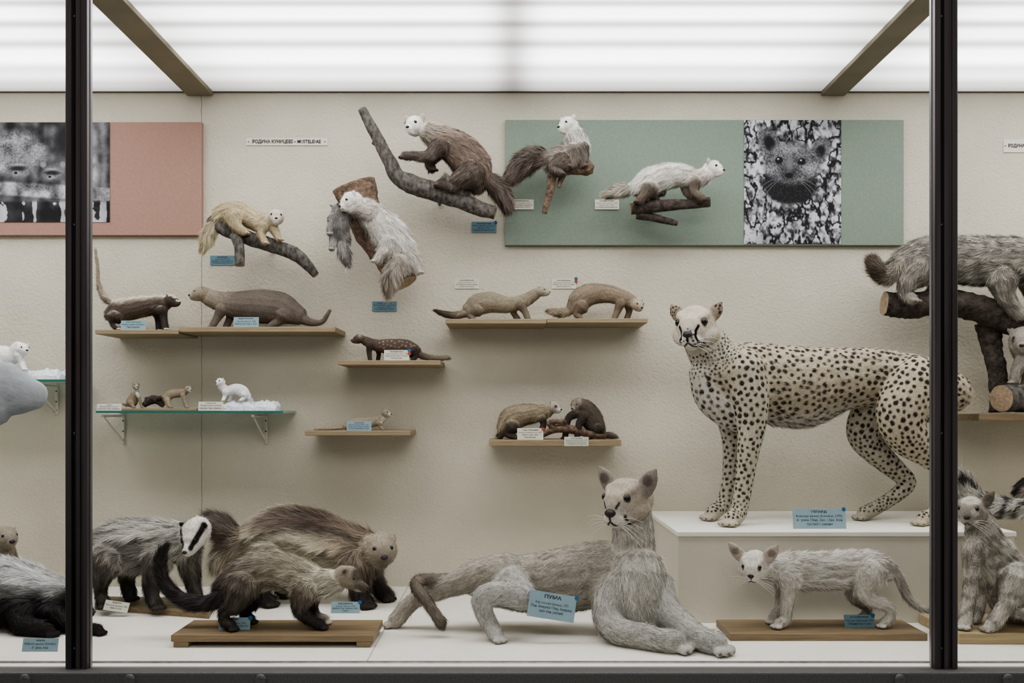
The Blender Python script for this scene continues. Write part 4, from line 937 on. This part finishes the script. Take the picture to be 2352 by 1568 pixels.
bd=box('mounting_board',xp(2203,d0),xp(2480,d0),d0,3.8,FZ,zt,M_WOOD3,.004); tag(bd,'ochre wooden block under the striped cat','board')
a=Animal(3.6,zt,(200,194,178),face=(-1,-.4,0))
a.c([(2248,1195,0,33),(2262,1240,0,44),(2285,1290,.01,56),(2320,1345,.02,66),(2345,1380,.03,58)],None,.8,1)
a.c([(2240,1260,-.04,30),(2232,1320,-.05,21),(2226,1370,-.05,17),(2216,1408,-.08,17)],None,.9,.8,True)
a.c([(2262,1260,.03,28),(2258,1330,.04,18),(2250,1390,.03,15),(2240,1405,.02,15)],None,.9,.8,True)
a.c([(2335,1340,-.06,52),(2320,1385,-.09,32),(2300,1405,-.1,21),(2275,1412,-.12,16)],None,.9,.9,True)
a.c([(2385,1400,.02,16),(2430,1400,-.05,14),(2400,1405,-.12,13),(2350,1408,-.14,12)],None,1,1)
a.head(2230,1172,-.03,36,(-.6,-.78,-.1),(198,190,172),ml=1.05,mr=.38,drop=.25,ear=1.0,eh=1.0,muz=(218,212,200),earc=(110,98,84),eye=.15,cat=True,es=.78,inner=(90,80,70))
a.stripe=(85,.6,(92,84,74))
a.build('wild_cat','striped grey taxidermy wild cat sitting on a wooden block','wild cat',.004,.018,140000,6,lift=.24,vary=.45)
# ================================================================ PERSON (sleeve reaches into view)
def clothes(name,chs,col,vox,parent=None,smooth=6):
    a=Animal(1,None,col)
    for pts,w in chs:
        X=np.array([[*p[:3],p[3],*lin(col)] for p in pts]); a.ch.append((X,w,np.array([0,1.,0]),0))
    ob=a.build(name,'','person',vox,0,1,smooth,mat=M_CLOTH)
    del ob['category']; del ob['label']
    if parent: attach(ob,parent)
    return ob
hx=-1.78; hy=2.5
bodych=[([(hx,hy,1.46,.055),(hx,hy+.02,1.55,.055)],1.),([(hx,hy+.0,1.60,.08),(hx,hy+.02,1.66,.092),(hx,hy+.01,1.72,.085)],1.15),([(hx,hy+.07,1.58,.045),(hx,hy+.075,1.60,.045)],1.),([(hx,hy+.105,1.655,.014),(hx,hy+.118,1.635,.017)],1.)]
for sg in (-1,1): bodych.append(([(hx+sg*.088,hy,1.66,.022),(hx+sg*.092,hy-.005,1.63,.014)],1.))
for hxx in (hx+.12,hx-.08):
    sg=1 if hxx>hx else -1
    bodych.append(([(hxx+sg*.05,2.80,1.58,.03),(hxx+sg*.02,2.87,1.605,.032),(hxx+sg*.01,2.90,1.62,.034)],.8))
    for k in range(4): bodych.append(([(hxx+sg*.02,2.90,1.60+k*.019,.010),(hxx-sg*.005,2.935+.004*(k%2),1.60+k*.019,.009),(hxx-sg*.035+.004*k*sg,2.945,1.602+k*.019,.008)],1.))
    bodych.append(([(hxx+sg*.02,2.87,1.60,.013),(hxx-sg*.01,2.875,1.585,.011),(hxx-sg*.035,2.89,1.583,.010)],1.))
person=clothes('person',bodych,(190,148,126),.006,None,4)
tag(person,'person in pale blue shirt raising arms to take a photo','person')
clothes('shirt',[([(hx,hy,1.42,.10),(hx,hy,1.30,.145),(hx,hy,1.12,.14),(hx,hy,.96,.15)],.68),
 ([(hx-.16,hy,1.40,.07),(hx,hy,1.42,.085),(hx+.16,hy,1.40,.07)],.9),
 ([(hx+.17,hy,1.40,.075),(hx+.28,hy+.06,1.52,.080),(xp(-5,2.6),2.6,zp(898,2.6),.086),(xp(35,2.62),2.62,zp(903,2.62),.066),(xp(80,2.63),2.63,zp(908,2.63),.040),(xp(50,2.67),2.67,zp(896,2.67),.045),(xp(10,2.70),2.70,zp(885,2.70),.055),(hx+.2,2.78,1.60,.05)],1.),
 ([(hx-.17,hy,1.40,.075),(hx-.30,hy+.06,1.42,.07),(hx-.36,2.62,1.45,.06),(hx-.26,2.70,1.53,.055),(hx-.15,2.78,1.57,.045)],1.)],(172,178,182),.008,person,3)
clothes('trousers',[([(hx,hy,.98,.15),(hx,hy,.88,.155)],.7),([(hx-.09,hy,.86,.09),(hx-.10,hy,.5,.065),(hx-.10,hy-.01,.12,.055)],1.),([(hx+.09,hy,.86,.09),(hx+.10,hy,.5,.065),(hx+.10,hy-.01,.12,.055)],1.)],(50,56,70),.008,person)
for sg in (-1,1): clothes('shoe',[([(hx+sg*.1,hy-.05,.05,.045),(hx+sg*.1,hy+.05,.045,.045),(hx+sg*.105,hy+.16,.035,.035)],1.)],(40,36,34),.006,person)
clothes('hair',[([(hx,hy-.02,1.70,.092),(hx,hy-.01,1.745,.085)],1.15),([(hx,hy-.04,1.62,.07),(hx,hy-.03,1.68,.085)],1.1)],(58,44,36),.006,person)
ph=box('phone',hx-.055,hx+.095,2.905,2.915,1.585,1.66,M_POST2,.003); tag(ph,'dark phone held up in both hands','phone')
# ================================================================ LABELS
dw=DW-.003; dg_=PDP-.004; ds=SF+.012
card(483,587,540,609,dw,'КОЛОНОК\nMustela sibirica Pallas, 1773\nАзія (Півд. Сх. Сибір, Далекий Схід\nі Приморський край), гірські ліси',M_DCARD,BL)
card(1083,509,1140,534,dw,'СОБОЛЬ КАМЧАТСЬКИЙ\nMartes zibellina princeps\n(Birula, 1922)\nАзія (п-в Камчатка)',M_DCARD,BL,dots=((.97,.92,M_BLUE),))
card(855,692,911,715,dw,'СОБОЛЬ ЯКУТСЬКИЙ\nMartes zibellina jakutensis\nNovikov, 1956\nАзія (Якутія), тайга',M_DCARD,BL)
card(1170,458,1226,481,dg_,'КУНИЦЯ КАМ\'ЯНА\nMartes foina (Erxleben, 1777)\nЄвропа, Передня і Середня Азія\nВ Україні: на всій території')
card(1366,458,1422,481,dg_,'КУНИЦЯ ЛІСОВА\nMartes martes (Linnaeus, 1758)\nЄвропа, Зах. Сибір\nВ Україні: на всій території')
card(1044,640,1100,663,dw,'НОРКА АМЕРИКАНСЬКА\nMustela vison Schreber, 1777\nПівн. Америка, акліматизована\nв Євразії та на Україні')
card(1267,640,1323,663,dw,'НОРКА ЄВРОПЕЙСЬКА\nMustela lutreola (Linnaeus, 1761)\nЄвропа, Зах. Сибір. В Україні\nдуже рідкісний вид',dots=((1,1,M_BLUE),(1,.72,M_RED)))
card(277,735,334,757,ds,'СКУНС СМУГАСТИЙ\nMephitis mephitis (Schreber)\nПівн. Америка',M_BCARD,BL,lean=8,zbase=zA)
card(536,728,594,751,ds,'ВИДРА РІЧКОВА\nLutra lutra (Linnaeus, 1758)\nЄвропа, Азія, Півн. Африка',M_BCARD,BL,lean=8,zbase=zB)
card(882,802,940,826,ds,'ПЕРЕВ\'ЯЗКА\nVormela peregusna (Guld., 1770)\nЄвропа, Азія, степи і пустелі\nРідкісний вид',lean=6,zbase=zD,dots=((1,.95,M_BLUE),(1,.65,M_RED)))
card(796,967,853,989,ds,'СОЛОНГОЙ\nMustela altaica Pallas, 1811\nАзія (гори Півд. Сибіру,\nАлтай, Далекий Схід)',M_BCARD,BL,lean=6,zbase=zF)
card(1188,983,1248,1010,ds,'ТХІР СТЕПОВИЙ\nMustela eversmanni Lesson, 1827\nЄвропа, Азія, степи\nРідкісний вид',lean=6,zbase=zG,dots=((1,.9,M_RED),))
card(1296,1003,1352,1024,SF-.006,'ТХІР ЛІСОВИЙ\nMustela putorius Linnaeus, 1758\nЄвропа, на схід до Уралу\nВ Україні: на всій території')
card(222,927,278,943,ds,'ЛАСКА\nMustela nivalis Linnaeus\nЄвразія, Півн. Америка',lean=10,zbase=zE)
card(455,922,512,943,ds,'ГОРНОСТАЙ\nMustela erminea Linnaeus\nЄвразія, Півн. Америка',lean=10,zbase=zE)
def fcard(x0,y0,x1,y1,text,mat,label=BL,base=FZ,**k):
    d=(CZ-base)*F/(y1-HY); return card(x0,y0,x1,y1,d,text,mat,label,zbase=base,**k)
fcard(502,1418,574,1446,'ТАЙРА\nEira barbara (Linnaeus, 1758)\nПівд. Америка, Аргентина, ліси',M_BCARD,base=FZ+.045,lean=12,dots=((1,.95,M_BLUE),))
fcard(760,1382,826,1408,'РОСОМАХА\nGulo gulo (Linnaeus, 1758)\nЄвразія, Півн. Америка, тайга\nтундра',M_BCARD,lean=12,dots=((1,.95,M_BLUE),))
fcard(236,1380,292,1404,'БОРСУК\nMeles meles (Linnaeus, 1758)\nЄвропа, Азія',M_WCARD,'small cream label card with printed text',base=FZ+.022,lean=25,roll=8)
dp=3.46
card(1209,1362,1318,1422,dp,'ПУМА\nFelis concolor Linnaeus, 1771\nПівн. Америка і Півд. Америка,\nкрім півн. районів',M_BCARD,'large pale blue label card leaning on the puma',lean=16,roll=9,dots=((1,.95,M_BLUE),))
fcard(1940,1412,2010,1441,'КІТ ОЧЕРЕТЯНИЙ\nFelis chaus Güldenstaedt, 1776\nПередня Азія, Африка',M_DCARD,base=bz,lean=12,dots=((.95,.95,M_BLUE),))
card(1822,1150,1944,1196,PD+.09,'ГЕПАРД\nAcinonyx jubatus (Schreber, 1775)\nАфрика, Півд.-Зах. і Зах. Азія\nпустелі і савани',M_BCARD,'large pale blue label card standing on the plinth',lean=10,zbase=PZ,dots=((.97,.97,M_BLUE),))
fcard(50,1466,132,1496,'МЕДОЇД\nMellivora capensis (Schreber)\nАфрика, Азія',M_BCARD,lean=14)
# ================================================================ LIGHT + CAMERA
w=bpy.data.worlds.new('World'); sc.world=w; w.use_nodes=True; w.node_tree.nodes['Background'].inputs[0].default_value=(1,.97,.93,1); w.node_tree.nodes['Background'].inputs[1].default_value=.22
la=bpy.data.lights.new('front_fill','AREA'); la.energy=60; la.size=3; la.size_y=1.5; la.shape='RECTANGLE'; la.color=(1,.96,.9)  # added fill lamp outside the case, not a known fixture
lo=bpy.data.objects.new('front_fill',la); COL.objects.link(lo); lo.location=(0,-.5,3.6); lo.rotation_euler=(math.radians(62),0,0)
cam=bpy.data.cameras.new('camera'); co_=bpy.data.objects.new('camera',cam); COL.objects.link(co_); co_.location=(0,0,CZ); co_.rotation_euler=(math.pi/2,0,0)
cam.sensor_width=36; cam.lens=36*F/2352; cam.shift_x=4/2352; cam.shift_y=161/2352; cam.clip_end=50
sc.camera=co_
sc.view_settings.view_transform='AgX'
try: sc.view_settings.look='AgX - Medium High Contrast'
except Exception as e: print(e)
